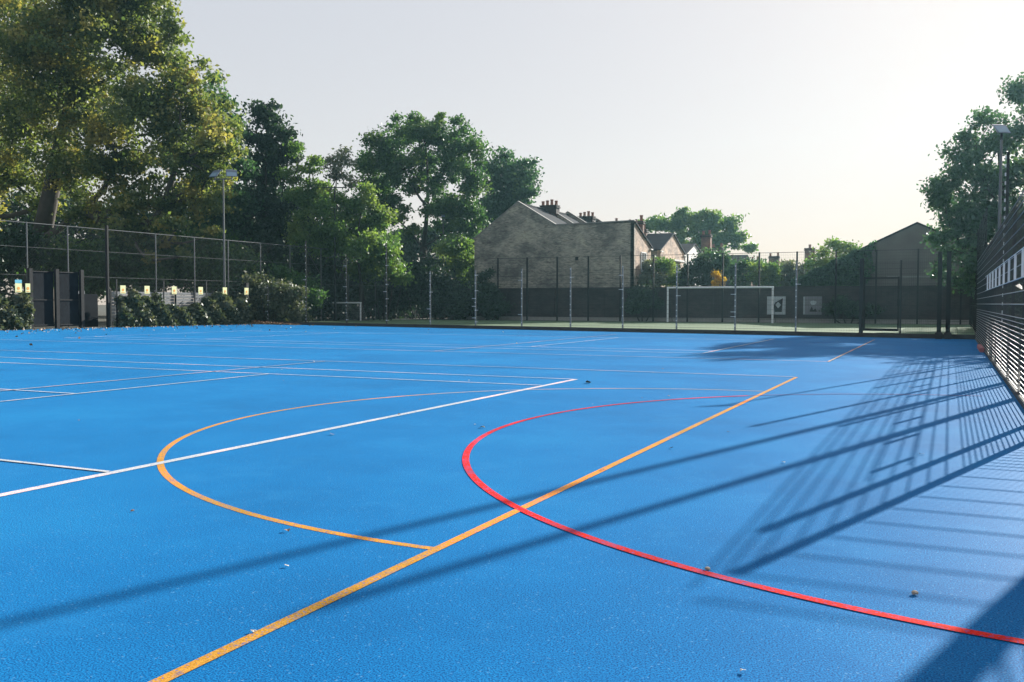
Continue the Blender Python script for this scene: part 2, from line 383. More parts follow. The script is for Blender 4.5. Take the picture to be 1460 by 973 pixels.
line(OX, 1.5, OX, 17.0, 'orange', 'long orange goal line crossing the red arc', .06)
arc(1.09, 9.33, 5.36, 133, 262, 'red', 'red arc curving out from the mesh side fence', .058)
arc(1.09, 9.33, 5.36, 97, 133, 'dullred', 'faint end of the red arc near the side fence', .04)
line(-29.57, 3.93, -5.84, 3.93, 'white', 'white outer sideline beyond the frame')
line(-29.57, 5.1, -5.84, 5.1, 'white', 'short white sideline meeting the bold white baseline')
line(-29.57, 13.49, -5.84, 13.49, 'white', 'thin white singles sideline')
line(-29.57, 14.82, -5.84, 14.82, 'white', 'thin white doubles sideline at the tip of the bold baseline')
line(-11.29, 5.13, -11.29, 13.46, 'white', 'white service line running to the singles sideline')
line(-24.09, 5.13, -24.09, 13.46, 'white', 'far white service line of the same court')
line(-24.06, 9.3, -11.32, 9.3, 'white', 'short white centre service line')
line(-29.57, 3.96, -29.57, 14.79, 'white', 'opposite white baseline')
line(OX - 30.4, 16.97, OX - .03, 16.97, 'glarepale', 'glare-paled orange sideline at the end of the orange goal line')
line(OX - 10.17, 1.5, OX - 10.17, 16.94, 'glarepale', 'glare-paled orange third line crossing the thin white sidelines')
line(OX, 21.75, OX, 35.9, 'glarepale', 'glare-paled orange goal line of the far court running towards the gate')
line(OX - 30.4, 21.75, OX - .03, 21.75, 'glarepale', 'glare-paled orange sideline of the far netball court')
line(OX - 10.17, 21.8, OX - 10.17, 37, 'glarepale', 'glare-paled orange third line of the far netball court')
line(-5.8, 23.9, -5.8, 34.8, 'white', 'white baseline under the edge of the tree shadow')
line(-29.57, 23.9, -5.84, 23.9, 'white', 'white doubles sideline of the far tennis court')
line(-29.57, 25.25, -5.84, 25.25, 'white', 'white singles sideline of the far tennis court')
line(-29.57, 33.4, -5.84, 33.4, 'white', 'white singles sideline beside the far fence')
line(-11.29, 25.28, -11.29, 33.37, 'white', 'white service line of the far tennis court')
line(-24.09, 25.28, -24.09, 33.37, 'white', 'far left white service line')
line(-29.57, 23.93, -29.57, 34.8, 'white', 'white baseline near the black gate')

# ------------------------------------------------------------------ welded mesh fences
def hbar(mb, p, q, r=.004, n=4): mb.tube([p, q], r, n, cap=False)
def post(parent, x, y, h, w=.06, mat='dark', clips=True, rz=0, name='post'):
    MB().box((x, y, h / 2 - .1), (w, w, h + .2), rz).box((x, y, h + .012), (w + .012, w + .012, .02), rz).build(name, M[mat], parent)
def clips_of(parent, x, y, zs, rz=0, off=(0, 0)):
    m = MB()
    for z in zs: m.box((x + off[0], y + off[1], z), (.05, .045, .055), rz)
    return m

# right-hand side fence (runs along the court, then steps outwards)
SX = .88
root = thing('mesh_fence', (SX, 24, 0), 'tall dark fence of closely spaced horizontal bars along the side of the blue court', 'fence')
ys = [10.8, 11.85, 14.6, 17.12, 19.6, 22.1, 24.7, 27.3, 29.0, 32.0, 35.0, 37.9]
tall = {19.6: 4.1}
for y in ys:
    w_ = .07 if y < 12 else .05; h_ = tall.get(y, {10.8: 2.68, 11.85: 2.74}.get(y, 2.86)); m = MB(); z = .35
    if y == 19.6:
        while z < h_: m.box((SX + .01, y, z), (.025, .035, .06)); z += .16
    build2('post', [(MB().box((SX + .045, y, h_ / 2 - .1), (w_, w_, h_ + .2)).box((SX + .045, y, h_ + .012), (w_ + .012, w_ + .012, .02)), M['dark']), (m, M['pale'])], root)
for a, b in zip(ys[:-1], ys[1:]):
    hz = MB(); vt = MB()
    z = .03
    while z < 1.18: hbar(hz, (SX, a, z), (SX, b, z), .0065, 5); z += .072
    for z in (1.3, 1.48, 1.66, 1.85, 2.03, 2.2, 2.38, 2.56, 2.71, 2.84): hbar(hz, (SX, a, z), (SX, b, z), .008, 5)
    y = a + .05
    while y < b: hbar(vt, (SX + .009, y, .02), (SX + .009, y, 2.84), .0012, 3); y += .05
    o = hz.build('mesh_bars', M['bar'], root); v = vt.build('upright_wires', M['dark'], o)
m = MB()
y = 12.4
while y < 28:
    mm = MB().box((SX - .02, y, 1.845), (.03, .075, .38)); mm.build('white_slat', M['whitep'], root); y += 1.6
MB().tube([(SX - .03, 12.0, 1.655), (SX - .03, 28, 1.655)], .007, 6).tube([(SX - .03, 12.0, 2.035), (SX - .03, 28, 2.035)], .007, 6).build('rail', M['whitep'], root)
MB().box((SX + .02, 24.4, .02), (.1, 27.2, .1)).build('kerb', M['kerb'], root)
# the outward return and the next stretch
root = thing('mesh_fence', (1.5, 10.8, 0), 'short return of the mesh fence stepping out beside the double post', 'fence')
hz = MB(); vt = MB(); z = .03
while z < 1.18: hbar(hz, (SX + .1, 10.8, z), (2.05, 10.8, z), .0065, 5); z += .072
for z in (1.3, 1.5, 1.7, 1.9, 2.1, 2.3, 2.5, 2.7, 2.9): hbar(hz, (SX + .1, 10.8, z), (2.05, 10.8, z), .008, 5)
x = SX + .15
while x < 2.05: hbar(vt, (x, 10.809, .02), (x, 10.809, 2.9), .0022, 3); x += .05
o = hz.build('mesh_bars', M['bar'], root); vt.build('upright_wires', M['dark'], o)
root = thing('mesh_fence', (2.1, 0, 0), 'mesh fence beside the thick corner column next to the camera', 'fence')
post(root, 2.12, 10.8, 4.4, .17, 'dark', name='corner_column')
for a in (-8, -5, -2, 1, 4, 7.5):
    b = 10.7 if a == 7.5 else (a + 3 if a < 4 else 7.5)
    hz = MB(); vt = MB(); z = .03
    if a > -8: post(root, 2.15, a, 3.4)
    while z < 1.18: hbar(hz, (2.1, a, z), (2.1, b, z), .0065, 4); z += .072
    z = 1.3
    while z < 3.4: hbar(hz, (2.1, a, z), (2.1, b, z), .014, 4); z += .15
    y = a + .05
    while y < b: hbar(vt, (2.109, y, .02), (2.109, y, 3.4), .0022, 3); y += .1
    o = hz.build('mesh_bars', M['bar'], root); vt.build('upright_wires', M['dark'], o)

# far fence of the court
root = thing('mesh_fence', (-19, ffy(-19), 0), 'long low mesh fence with speckled posts between the blue court and the football pitch', 'fence')
def on_far(px):
    # intersection of a bearing with the fence line
    t0, t1 = FB[0] - 1, FA[0]
    for _ in range(50):
        m = (t0 + t1) / 2
        if m / ffy(m) < ray(px, 433)[0] / ray(px, 433)[1]: t0 = m
        else: t1 = m
    return m
fpx = [382, 436.5, 494, 551, 613.5, 678, 744, 813.5, 888, 964.8, 1048.3, 1135, 1228, 1284]
fang = math.atan2(FB[1] - FA[1], FB[0] - FA[0])
fx = [FB[0]] + [on_far(p) for p in fpx] + [-.28, FA[0] - .05]
for i, x in enumerate(fx):
    if i in (0, len(fx) - 2, len(fx) - 1): continue
    h = {382: 2.45, 436.5: 5.0, 494: 3.9, 551: 4.6, 1228: 3.05, 1284: 2.95}.get(fpx[i - 1], 3.0)
    w = .13 if fpx[i - 1] == 1228 else .055
    m = MB(); z = .35
    if w < .1 and fpx[i - 1] != 1284:
        while z < h:
            m.box((x, ffy(x) - w / 2 - .014, z), (.035, .022, .05), fang)
            if rnd.random() < .25: m.box((x + rnd.choice((-.09, .09)), ffy(x) - .06, z), (.2, .02, .022), fang)
            z += rnd.choice((.2, .25, .4, .4))
    build2('post', [(MB().box((x, ffy(x), h / 2 - .1), (w, w, h + .2), fang).box((x, ffy(x), h + .012), (w + .012, w + .012, .02), fang), M['bar' if 600 < fpx[i - 1] < 1140 else 'dark']), (m, M['pale'])], root)
for a, b in zip(fx[:-1], fx[1:]):
    hz = MB(); ya, yb = ffy(a), ffy(b); vt = MB()
    top = 2.4 if b < on_far(440) else 2.95
    z = .25
    while z <= top + .01: hbar(hz, (a, ya, z), (b, yb, z), .006, 4); z += .2
    n = int((b - a) / .06)
    for k in range(1, n): hbar(vt, (a + (b - a) * k / n, ya + (yb - ya) * k / n + .01, .15), (a + (b - a) * k / n, ya + (yb - ya) * k / n + .01, top), .0027, 3)
    o = hz.build('mesh_bars', M['dark'], root); vt.build('upright_wires', M['dark'], o)
MB().box(((FA[0] + FB[0]) / 2, (FA[1] + FB[1]) / 2 - .06, .07), (math.dist(FA, FB), .05, .2), fang).build('kick_board', M['kerb'], root)
# gate between the two posts
gx0, gx1 = on_far(1228) + .12, on_far(1284) - .08
root = thing('mesh_gate', ((gx0 + gx1) / 2, ffy(gx0), 0), 'dark framed mesh gate with a bottom rail in the far fence', 'gate')
ya = ffy(gx0) - .03
MB().box(((gx0 + gx1) / 2, ya - .05, .3), (gx1 - gx0, .05, .1), fang).box(((gx0 + gx1) / 2, ya - .05, 2.3), (gx1 - gx0, .05, .06), fang).box((gx0, ya - .04, 1.3), (.06, .06, 2.1)).box((gx1, ya - .13, 1.3), (.06, .06, 2.1)).build('frame', M['black'], root)
MB().box((gx1 + .02, ya - .2, 1.35), (.14, .08, .28)).build('lock', M['black'], root)
m = MB(); z = .5
while z < 2.3: hbar(m, (gx0, ya - .05, z), (gx1, ya - .12, z), .007, 4); z += .2
m.build('mesh_bars', M['dark'], root)
# the black post pair near the corner
for k, px in enumerate((1340, 1350)):
    X = -.36 + k * .3; h = 3.2
    r_ = thing('black_post', (X, 37.95, 0), ('thick black post on a padded foot, first of the pair by the court corner', 'thick black post on a padded foot, second of the pair, next to the side fence')[k], 'post')
    MB().box((X, 37.95, h / 2), (.15, .15, h)).box((X, 37.95, h + .02), (.17, .17, .04)).build('shaft', M['black'], r_, bevel=.01)
    MB().box((X, 37.9, .12), (.26, .3, .24)).build('foot', M['kerb'], r_, bevel=.02)
# small dark red kerb block by the side fence
tag(MB().box((.8, 29.2, .06), (.12, 2.6, .12)).build('kerb_block', M['brickpad'], bevel=.015), 'reddish kerb block lying at the foot of the side fence', 'kerb')

# side fence beyond the corner, along the pitch
root = thing('pitch_fence', (1.15, 52, 0), 'high dark fence along the pitch behind the court corner', 'fence')
y = 38.5
while y < 66: post(root, 1.15, y, 4.8, .08, 'black'); y += 2.7
m = MB()
for z in (.1, 1.2, 2.4, 3.6, 4.78): hbar(m, (1.15, 38.2, z), (1.15, 65.5, z), .02, 5)
y = 38.3
while y < 65.4: hbar(m, (1.16, y, .1), (1.16, y, 4.78), .006, 3); y += .11
z = .3
while z < 4.7: hbar(m, (1.14, 38.2, z), (1.14, 65.5, z), .006, 3); z += .2
m.build('mesh_bars', M['black'], root)

# tall ball-stop fence in front of the houses
root = thing('ball_stop_fence', (-20, 65, 0), 'very tall thin fence with black posts in front of the brick houses', 'fence')
for k in range(17):
    px_x = xof(709.8, 65) + k * 2.5
    if px_x > 1: break
    post(root, px_x, 65, 4.8, .1, 'black')
m = MB(); x0, x1 = xof(600, 65), 1.0
for z in (2.4, 4.78): hbar(m, (x0, 65, z), (x1, 65, z), .016, 5)
x = x0
while x < x1: hbar(m, (x, 65.02, .1), (x, 65.02, 4.78), .0035, 3); x += .12
z = .2
while z < 4.7: hbar(m, (x0, 65.03, z), (x1, 65.03, z), .0035, 3); z += .2
m.build('mesh_bars', M['dark'], root)

# tall chain-link fence on the left, behind the ivy and along the pitch
CX = -41.9
root = thing('chain_link_fence', (CX, 50, 0), 'high galvanised chain link fence with thin posts in front of the trees', 'fence')
cyl = [yof(p, CX) for p in (-60, 40, 98, 152, 223, 278, 326, 372, 414, 436.5, 458, 497, 535, 551, 592, 630)]
for y in cyl:
    MB().tube([(CX, y, -.1), (CX, y, 5.35)], .035, 8).build('post', M['galv'], root)
m = MB()
for z in (2.7, 4.1, 5.32): m.tube([(CX, cyl[0], z), (CX, cyl[-1], z)], .012 if z < 5 else .022, 6)
m.build('rail', M['galv'], root)
m = MB(); ym = cyl[9]; m.tube([(CX, ym, 5.2), (CX, ym + 1.9, 3.2)], .03, 6)
m.build('brace', M['galv'], root)
MB().tube([(CX, cyl[11], 4.9), (CX, cyl[11] - 1.2, 3.2)], .03, 6).build('brace', M['galv'], root)
m = MB(); y = cyl[0]; ye = cyl[-1]
while y < ye:
    for s in (1, -1):
        a, b = (y, .1), (y + s * 5.2, 5.3)
        a0 = max(cyl[0], min(ye, a[0])); b0 = max(cyl[0], min(ye, b[0]))
        za = .1 + (a0 - a[0]) * s; zb = .1 + (b0 - a[0]) * s
        if abs(b0 - a0) > .1: hbar(m, (CX + .02, a0, za), (CX + .02, b0, zb), .0016, 3)
    y += .16
m.build('mesh', M['galv'], root)

# ivy-covered mesh fence at the left edge of the court
root = thing('mesh_fence', (side_x(40), 40, 0), 'ivy covered mesh fence between the black gate and the court corner', 'fence')
def left_mesh(root, y0, y1):
    m = MB(); n = max(1, round((y1 - y0) / 2.8)); z = .2
    for i in range(n + 1):
        y = y0 + (y1 - y0) * i / n; post(root, side_x(y), y, 2.55, .06, 'dark')
    while z < 2.5: hbar(m, (side_x(y0), y0, z), (side_x(y1), y1, z), .007, 4); z += .2
    y = y0
    while y < y1: hbar(m, (side_x(y), y, .1), (side_x(y), y, 2.4), .0026, 3); y += .07
    m.build('mesh_bars', M['dark'], root)
left_mesh(root, 35.9, 45.0)
root = thing('mesh_fence', (side_x(28), 28, 0), 'mesh fence overgrown with ivy left of the black gate', 'fence')
left_mesh(root, 16, 31.1)
r_ = thing('corner_post', (side_x(45.1), 45.1, 0), 'thick black post at the court corner beside a yellow sign', 'post')
MB().box((side_x(45.1), 45.1, 1.25), (.22, .22, 2.5)).build('shaft', M['black'], r_, bevel=.01)
MB().box((side_x(45.1), 45.1, 2.53), (.25, .25, .05)).build('cap', M['black'], r_)

def hedge(name, y0, y1, hfun, n, seed, label):
    g = np.random.default_rng(seed)
    y = g.uniform(y0, y1, n); h = np.array([hfun(v) for v in y]) * (1 + .12 * np.sin(y * 3.1) + .08 * np.sin(y * 7.7))
    z = g.random(n) ** .85 * h; x = side_x(y) + g.normal(size=n) * .14 + .12 * np.sin(y * 5 + z * 4) + .16 * (1 - z / 2.2)
    pts = np.stack([x, y, z + .02], 1)
    o = leaves(name, pts, .095, LM['ivy'], None, seed, aspect=.8)
    tag(o, label, 'ivy')
hedge('ivy', 14, 31.0, lambda y: 1.68 + .06 * math.sin(y * 1.3), 22000, 11, 'dense ivy covering the fence left of the black gate')
def hh(y):
    px = 730 + FPX * math.tan(math.atan2(side_x(y), y) + YAW)
    b = 1.66 + .06 * math.sin(y * 2.1)
    if 228 < px < 290: b = 1.05
    return b
hedge('ivy', 35.9, 45.0, hh, 20000, 12, 'dense ivy below the row of yellow signs right of the gate')

# black double gate
gy = [yof(43, side_x(31)), yof(80, side_x(32)), yof(116.5, side_x(34)), yof(153.5, side_x(35.5))]
root = thing('black_gate', (side_x(33.5), 33.5, 0), 'tall solid black double gate standing open beside the ivy', 'gate')
for i, (y, h) in enumerate(zip(gy, (3.0, 3.0, 3.0, 5.4))):
    MB().box((side_x(y) + .02, y, h / 2), (.16, .2 if i < 3 else .11, h)).build('gate_post', M['black'], root, bevel=.008)
for a, b in ((gy[0], gy[1]), (gy[1], gy[2])):
    x0 = side_x((a + b) / 2)
    p_ = MB().box((x0 - .02, (a + b) / 2, 1.5), (.03, b - a - .25, 2.75)).build('gate_panel', M['sheet'], root)
    mm = MB()
    for z in (.2, 1.45, 2.85): mm.box((x0 + .015, (a + b) / 2, z), (.04, b - a - .22, .05))
    mm.build('rail', M['black'], p_)
MB().box((side_x(35) - .9, 34.9, .9), (.05, 1.2, 1.75)).build('low_panel', M['sheet'], root)

# pale board fence glimpsed behind the ivy
root = thing('board_fence', (-43.2, 41, 0), 'weathered whitish board fence glimpsed behind the yellow signs', 'fence')
for i in range(8):
    y0 = 34.6 + i * 1.62
    if i == 1: continue
    m = MB()
    for k in range(9): m.box((-43.0 + .01 * (k % 2), y0 + .76, .35 + k * .19), (.03, 1.5, .17))
    m.build('board_panel', M['board'], root); MB().box((-42.95, y0 - .04, 1.05), (.08, .08, 2.1)).build('post', M['dark'], root)

# small yellow signs
sg = 'small yellow signs along the ivy fence'
info = [(18.5, 'yellow sign with a blue top on the ivy left of the gate', 1), (31, 'narrow yellow sign right beside the black gate post', 0), (158, 'first yellow sign to the right of the black gate', 0),
        (190, 'yellow sign on the ivy, second to the right of the gate', 0), (226, 'yellow sign at the left end of the whitish boards', 0), (261, 'yellow sign over the middle of the whitish boards', 0),
        (293, 'yellow sign over the right end of the whitish boards', 0), (321.5, 'yellow sign on the light column foot by the corner post', 0)]
for px, lab, bl in info:
    y = yof(px, -40.9); x = side_x(y) + .34; w = .36 if px != 31 else .26; h = .44
    r_ = thing('sign', (x, y, 2.0), lab, 'sign', sg)
    MB().box((x, y, 2.02), (.012, w, h)).build('plate', M['sign'], r_, bevel=.003)
    MB().tube([(x + .007, y, 2.0), (x + .012, y, 2.0)], .075, 14).build('emblem', M['signo'], r_)
    MB().box((x + .01, y, 1.86), (.006, w * .6, .03)).build('text_line', M['signo'], r_)
    if bl: MB().box((x + .001, y, 2.33), (.012, w, .16)).build('header', M['signb'], r_)

# ------------------------------------------------------------------ light columns
def column(x, y, h, label, kind='pair', rot=0, r=.07, pole='galv'):
    root = thing('floodlight_column', (x, y, 0), label, 'light')
    MB().tube([(x, y, -.1), (x, y, .9), (x, y, .95), (x, y, h)], [r * 1.6, r * 1.5, r, r * .6], 10).build('pole', M[pole], root, smooth=False)
    heads = []
    if kind == 'pair': heads = [(-.55, 0), (.55, 0)]
    elif kind == 'one': heads = [(0, 0)]
    elif kind == 'tee':
        MB().tube([(x - .9 * math.cos(rot), y - .9 * math.sin(rot), h - .1), (x + .9 * math.cos(rot), y + .9 * math.sin(rot), h - .1)], .04, 6).build('crossbar', M['dark'], root)
    if kind == 'pair':
        MB().tube([(x - .6 * math.cos(rot), y - .6 * math.sin(rot), h), (x + .6 * math.cos(rot), y + .6 * math.sin(rot), h)], .04, 6).build('crossbar', M['galv'], root)
    for dx, _ in heads:
        hx, hy = x + dx * math.cos(rot), y + dx * math.sin(rot)
        s = 1 if dx >= 0 else -1
        m = MB()
        a = rot + (.5 if s > 0 else -.4)
        ca, sa = math.cos(a), math.sin(a)
        # tilted lamp body: wedge
        def P(u, v, w): return (hx + ca * u - sa * v, hy + sa * u + ca * v, h + .12 + w)
        S = .34 if kind == 'pair' else .17
        q = [(-S, -S * .6, 0), (S, -S * .6, 0), (S, S * .5, S * 1.3), (-S, S * .5, S * 1.3)]
        back = [(u * .8, v + S * .45, w + S * .18) for u, v, w in q]
        m.add([P(*c) for c in q] + [P(*c) for c in back], [(0, 1, 2, 3), (7, 6, 5, 4), (0, 4, 5, 1), (1, 5, 6, 2), (2, 6, 7, 3), (3, 7, 4, 0)])
        b_ = m.build('lamp_head', M['lampb'], root)
        g_ = [(u * .86, v - .012, S * .1 + w * .85) for u, v, w in q]
        MB().add([P(*c) for c in g_] + [P(c[0], c[1] + .008, c[2]) for c in g_], [(3, 2, 1, 0), (4, 5, 6, 7), (0, 1, 5, 4), (1, 2, 6, 5), (2, 3, 7, 6), (3, 0, 4, 7)]).build('lamp_glass', M['lampg'], b_)
        MB().box((hx, hy, h + .06), (.05, .05, .16)).build('bracket', M['dark'], root)
    return root
p = at(317, 433, 44.6); column(p[0], p[1] + .2, 9.0, 'tall pale floodlight column with two lamp heads in front of the big plane tree', 'pair', .3, .075)
p = at(478, 433, 56.5); column(p[0], p[1], 9.9, 'tall dark column with a short crossbar among the pale green trees', 'tee', .4, .085, 'dark')
p = at(632, 433, 70.0); column(p[0], p[1], 8.6, 'slim floodlight column with one blue-white lamp before the round tree', 'one', .3, .08)
column(1.0, 24.3, 5.1, 'short floodlight column rising above the side fence by the leafy tree', 'one', .1, .045)
column(2.25, 22.15, 8.5, 'slim tall floodlight column outside the side fence', 'one', .1, .085)
column(2.05, 18.6, 6.6, 'slender steel mast outside the side fence', 'tee0', .1, .085)

# ------------------------------------------------------------------ goals and wall panels
def goal(Y, pxl, pxr, h, r, label, net=False):
    x0, x1 = xof(pxl, Y), xof(pxr, Y)
    root = thing('football_goal', ((x0 + x1) / 2, Y, 0), label, 'goal')
    for x in (x0, x1): MB().tube([(x, Y, -.05), (x, Y, h)], r, 10).build('goal_post', M['whitep'], root, smooth=False)
    MB().tube([(x0 - r, Y, h + r * .5), (x1 + r, Y, h + r * .5)], r, 10).build('crossbar', M['whitep'], root)
    if net:
        MB().tube([(x0, Y, .03), (x0, Y + 1.1, .03), (x1, Y + 1.1, .03), (x1, Y, .03)], .03, 6).build('ground_frame', M['galv'], root)
        m = MB(); n = 26
        def pt(u, v):
            sag = -.18 * math.sin(u * math.pi * 3) * math.sin(v * math.pi) - .1 * math.sin(u * 9)*v
            return (x0 + (x1 - x0) * u, Y + 1.05 * v ** .8 + .1 * math.sin(u * 11) * v, max(.03, h * (1 - v) + sag))
        for i in range(n + 1): m.tube([pt(i / n, k / 7) for k in range(8)], .006, 3, cap=False)
        for k in range(0, 11): m.tube([pt(i / n, k / 10) for i in range(n + 1)], .006, 3, cap=False)
        m.build('net', M['net'], root)
    else:
        m = MB()
        for x in (x0, x1): m.tube([(x, Y, h - .1), (x, Y + 1.2, .05)], .02, 6)
        m.build('stay', M['dark'], root)
goal(63.8, 952, 1101.5, 2.38, .065, 'large white football goal without a net in front of the low brick wall')
goal(58, 463.5, 514, 1.3, .06, 'small white five-a-side goal with a sagging net on the pitch edge', True)

# boundary wall
root = thing('boundary_wall', (-20, 66.3, 0), 'long low dark brick wall behind the large white goal', 'wall')
xa, xb = xof(640, 66.3), 2.0
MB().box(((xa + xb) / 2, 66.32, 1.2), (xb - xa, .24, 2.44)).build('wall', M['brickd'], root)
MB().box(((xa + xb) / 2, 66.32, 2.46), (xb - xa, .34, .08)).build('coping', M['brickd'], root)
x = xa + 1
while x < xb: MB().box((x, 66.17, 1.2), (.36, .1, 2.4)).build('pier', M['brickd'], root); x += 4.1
MB().box(((xa + xb) / 2, 66.08, .12), (xb - xa, .12, .3)).build('plinth', M['concrete'], root)

def wall_panel(pxa, pxb, label, kind):
    a = at(pxa, 449, 66.1); b = at(pxb, 424, 66.1); w = b[0] - a[0]; cx_ = (a[0] + b[0]) / 2; z0, z1 = .55, 1.8; cz = (z0 + z1) / 2
    root = thing('wall_panel', (cx_, 66.1, z0), label, 'panel')
    MB().box((cx_, 66.1, cz), (w, .05, z1 - z0)).build('board', M['panel' if kind == 0 else 'panelg'], root, bevel=.006)
    Y = 66.068
    if kind == 0:
        k = w / 2
        MB().prism([(cx_ - .12 * k, cz - .45), (cx_ + .62 * k, cz - .45), (cx_ + .7 * k, cz + .5), (cx_ + .35 * k, cz + .38), (cx_ - .1 * k, cz + .22), (cx_ - .28 * k, cz - .1)], 'y', Y, Y - .006).build('dark_shape', M['black'], root)
        MB().prism([(cx_ + .22 * k, cz - .2), (cx_ + .52 * k, cz + .04), (cx_ + .22 * k, cz + .26), (cx_ - .08 * k, cz + .04)], 'y', Y - .008, Y - .014).build('pale_diamond', M['panel'], root)
    else:
        MB().box((cx_ - w / 2 + .06, Y, cz), (.1, .012, z1 - z0 - .06)).build('pale_edge', M['panel'], root)
        pl = [(cx_ + .05 + .2 * math.cos(t) * (1 + .2 * math.sin(3 * t)), cz + .18 + .16 * math.sin(t)) for t in np.linspace(0, 6.0, 14)]
        MB().prism(pl, 'y', Y, Y - .006).build('pale_shape', M['panel'], root)
        MB().prism([(cx_ - .2, cz - .42), (cx_ + .3, cz - .42), (cx_ + .22, cz - .2), (cx_ + .05, cz - .3), (cx_ - .05, cz - .05)], 'y', Y - .001, Y - .008).build('dark_shape', M['black'], root)
wall_panel(1093.5, 1120, 'square pale panel with a dark shape and light diamond beside the goal post', 0)
wall_panel(1145, 1172, 'square grey panel with a cloudy pale shape right of the goal', 1)

# ------------------------------------------------------------------ houses
RX, RZ, EX, EZ, FX_, FZ = -31.1, 9.2, -27.85, 7.35, -35.0, 6.4
OXF = -21.5
def roof_slab(mb, p, q, r, s, t=.12):
    """flat slab over four corners, thickness t downwards"""
    top = [p, q, r, s]; bot = [(a, b, c - t) for a, b, c in top]
    mb.add(top + bot, [(0, 1, 2, 3), (7, 6, 5, 4), (0, 4, 5, 1), (1, 5, 6, 2), (2, 6, 7, 3), (3, 7, 4, 0)])
def chimney(root, x, y, zb, zt, lx, ly, pots, mat='brickr', pot_h=.62, along='x'):
    c_ = MB().box((x, y, (zb + zt) / 2), (lx, ly, zt - zb)).build('chimney', M[mat], root)
    MB().box((x, y, zt - .12), (lx + .14, ly + .14, .1)).box((x, y, zt + .03), (lx + .08, ly + .08, .08)).build('cap', M['brickd'], c_)
    for i in range(pots):
        d = (i - (pots - 1) / 2) * ((lx if along == 'x' else ly) - .3) / max(1, pots - 1) if pots > 1 else 0
        px_, py_ = (x + d, y) if along == 'x' else (x, y + d); hh_ = pot_h * (1 + .12 * ((i * 7) % 3 - 1))
        MB().tube([(px_, py_, zt + .05), (px_, py_, zt + .15), (px_, py_, zt + hh_ - .1), (px_, py_, zt + hh_ - .08), (px_, py_, zt + hh_)], [.15, .13, .115, .15, .14], 10).build('chimney_pot', M['pot'], c_)
def window(root, X, y, z, w, h):
    f = MB()
    for dy, dz, a, b in ((0, h / 2, w, .08), (0, -h / 2, w, .1), (-w / 2, 0, .08, h), (w / 2, 0, .08, h), (0, 0, w, .06), (0, 0, .05, h)):
        f.box((X + .03 + (.004 if a == .05 else 0), y + dy, z + dz), (.08, a, b))
    fr = f.build('window', M['whitep'], root)
    MB().box((X + .012, y, z), (.02, w - .05, h - .05)).build('pane', M['glass'], fr)
    MB().box((X + .06, y, z - h / 2 - .09), (.16, w + .16, .09)).build('sill', M['whitep'], fr)
    return fr
H = [(67.0, 72.6, 'brick', 'brickl', (67.0, 71.3, 7.35, 5.75), 'end terraced house with a weathered blank brick gable and long flat parapet'),
     (72.6, 77.7, 'brick', 'brickl', (74.0, 77.68, 5.75, 7.2), 'terraced house behind the end gable sharing the pinkish brick rear gable'),
     (77.7, 81.8, 'brick', 'brickl', (77.72, 81.4, 7.2, 5.75), 'terraced house with a chimney stack behind the flat parapet'),
     (81.8, 85.2, 'brickr', 'rwhite', (81.9, 85.18, 5.75, 6.75), 'terraced house with the near half of the white rendered gable'),
     (85.2, 90.2, 'brickr', 'rwhite', (85.22, 88.5, 6.75, 5.75), 'terraced house with the far half of the white rendered gable'),
     (90.2, 95.2, 'brickr', 'brickl', (91.5, 95.0, 5.0, 5.6), 'last terraced house of the row with short chimney pots')]
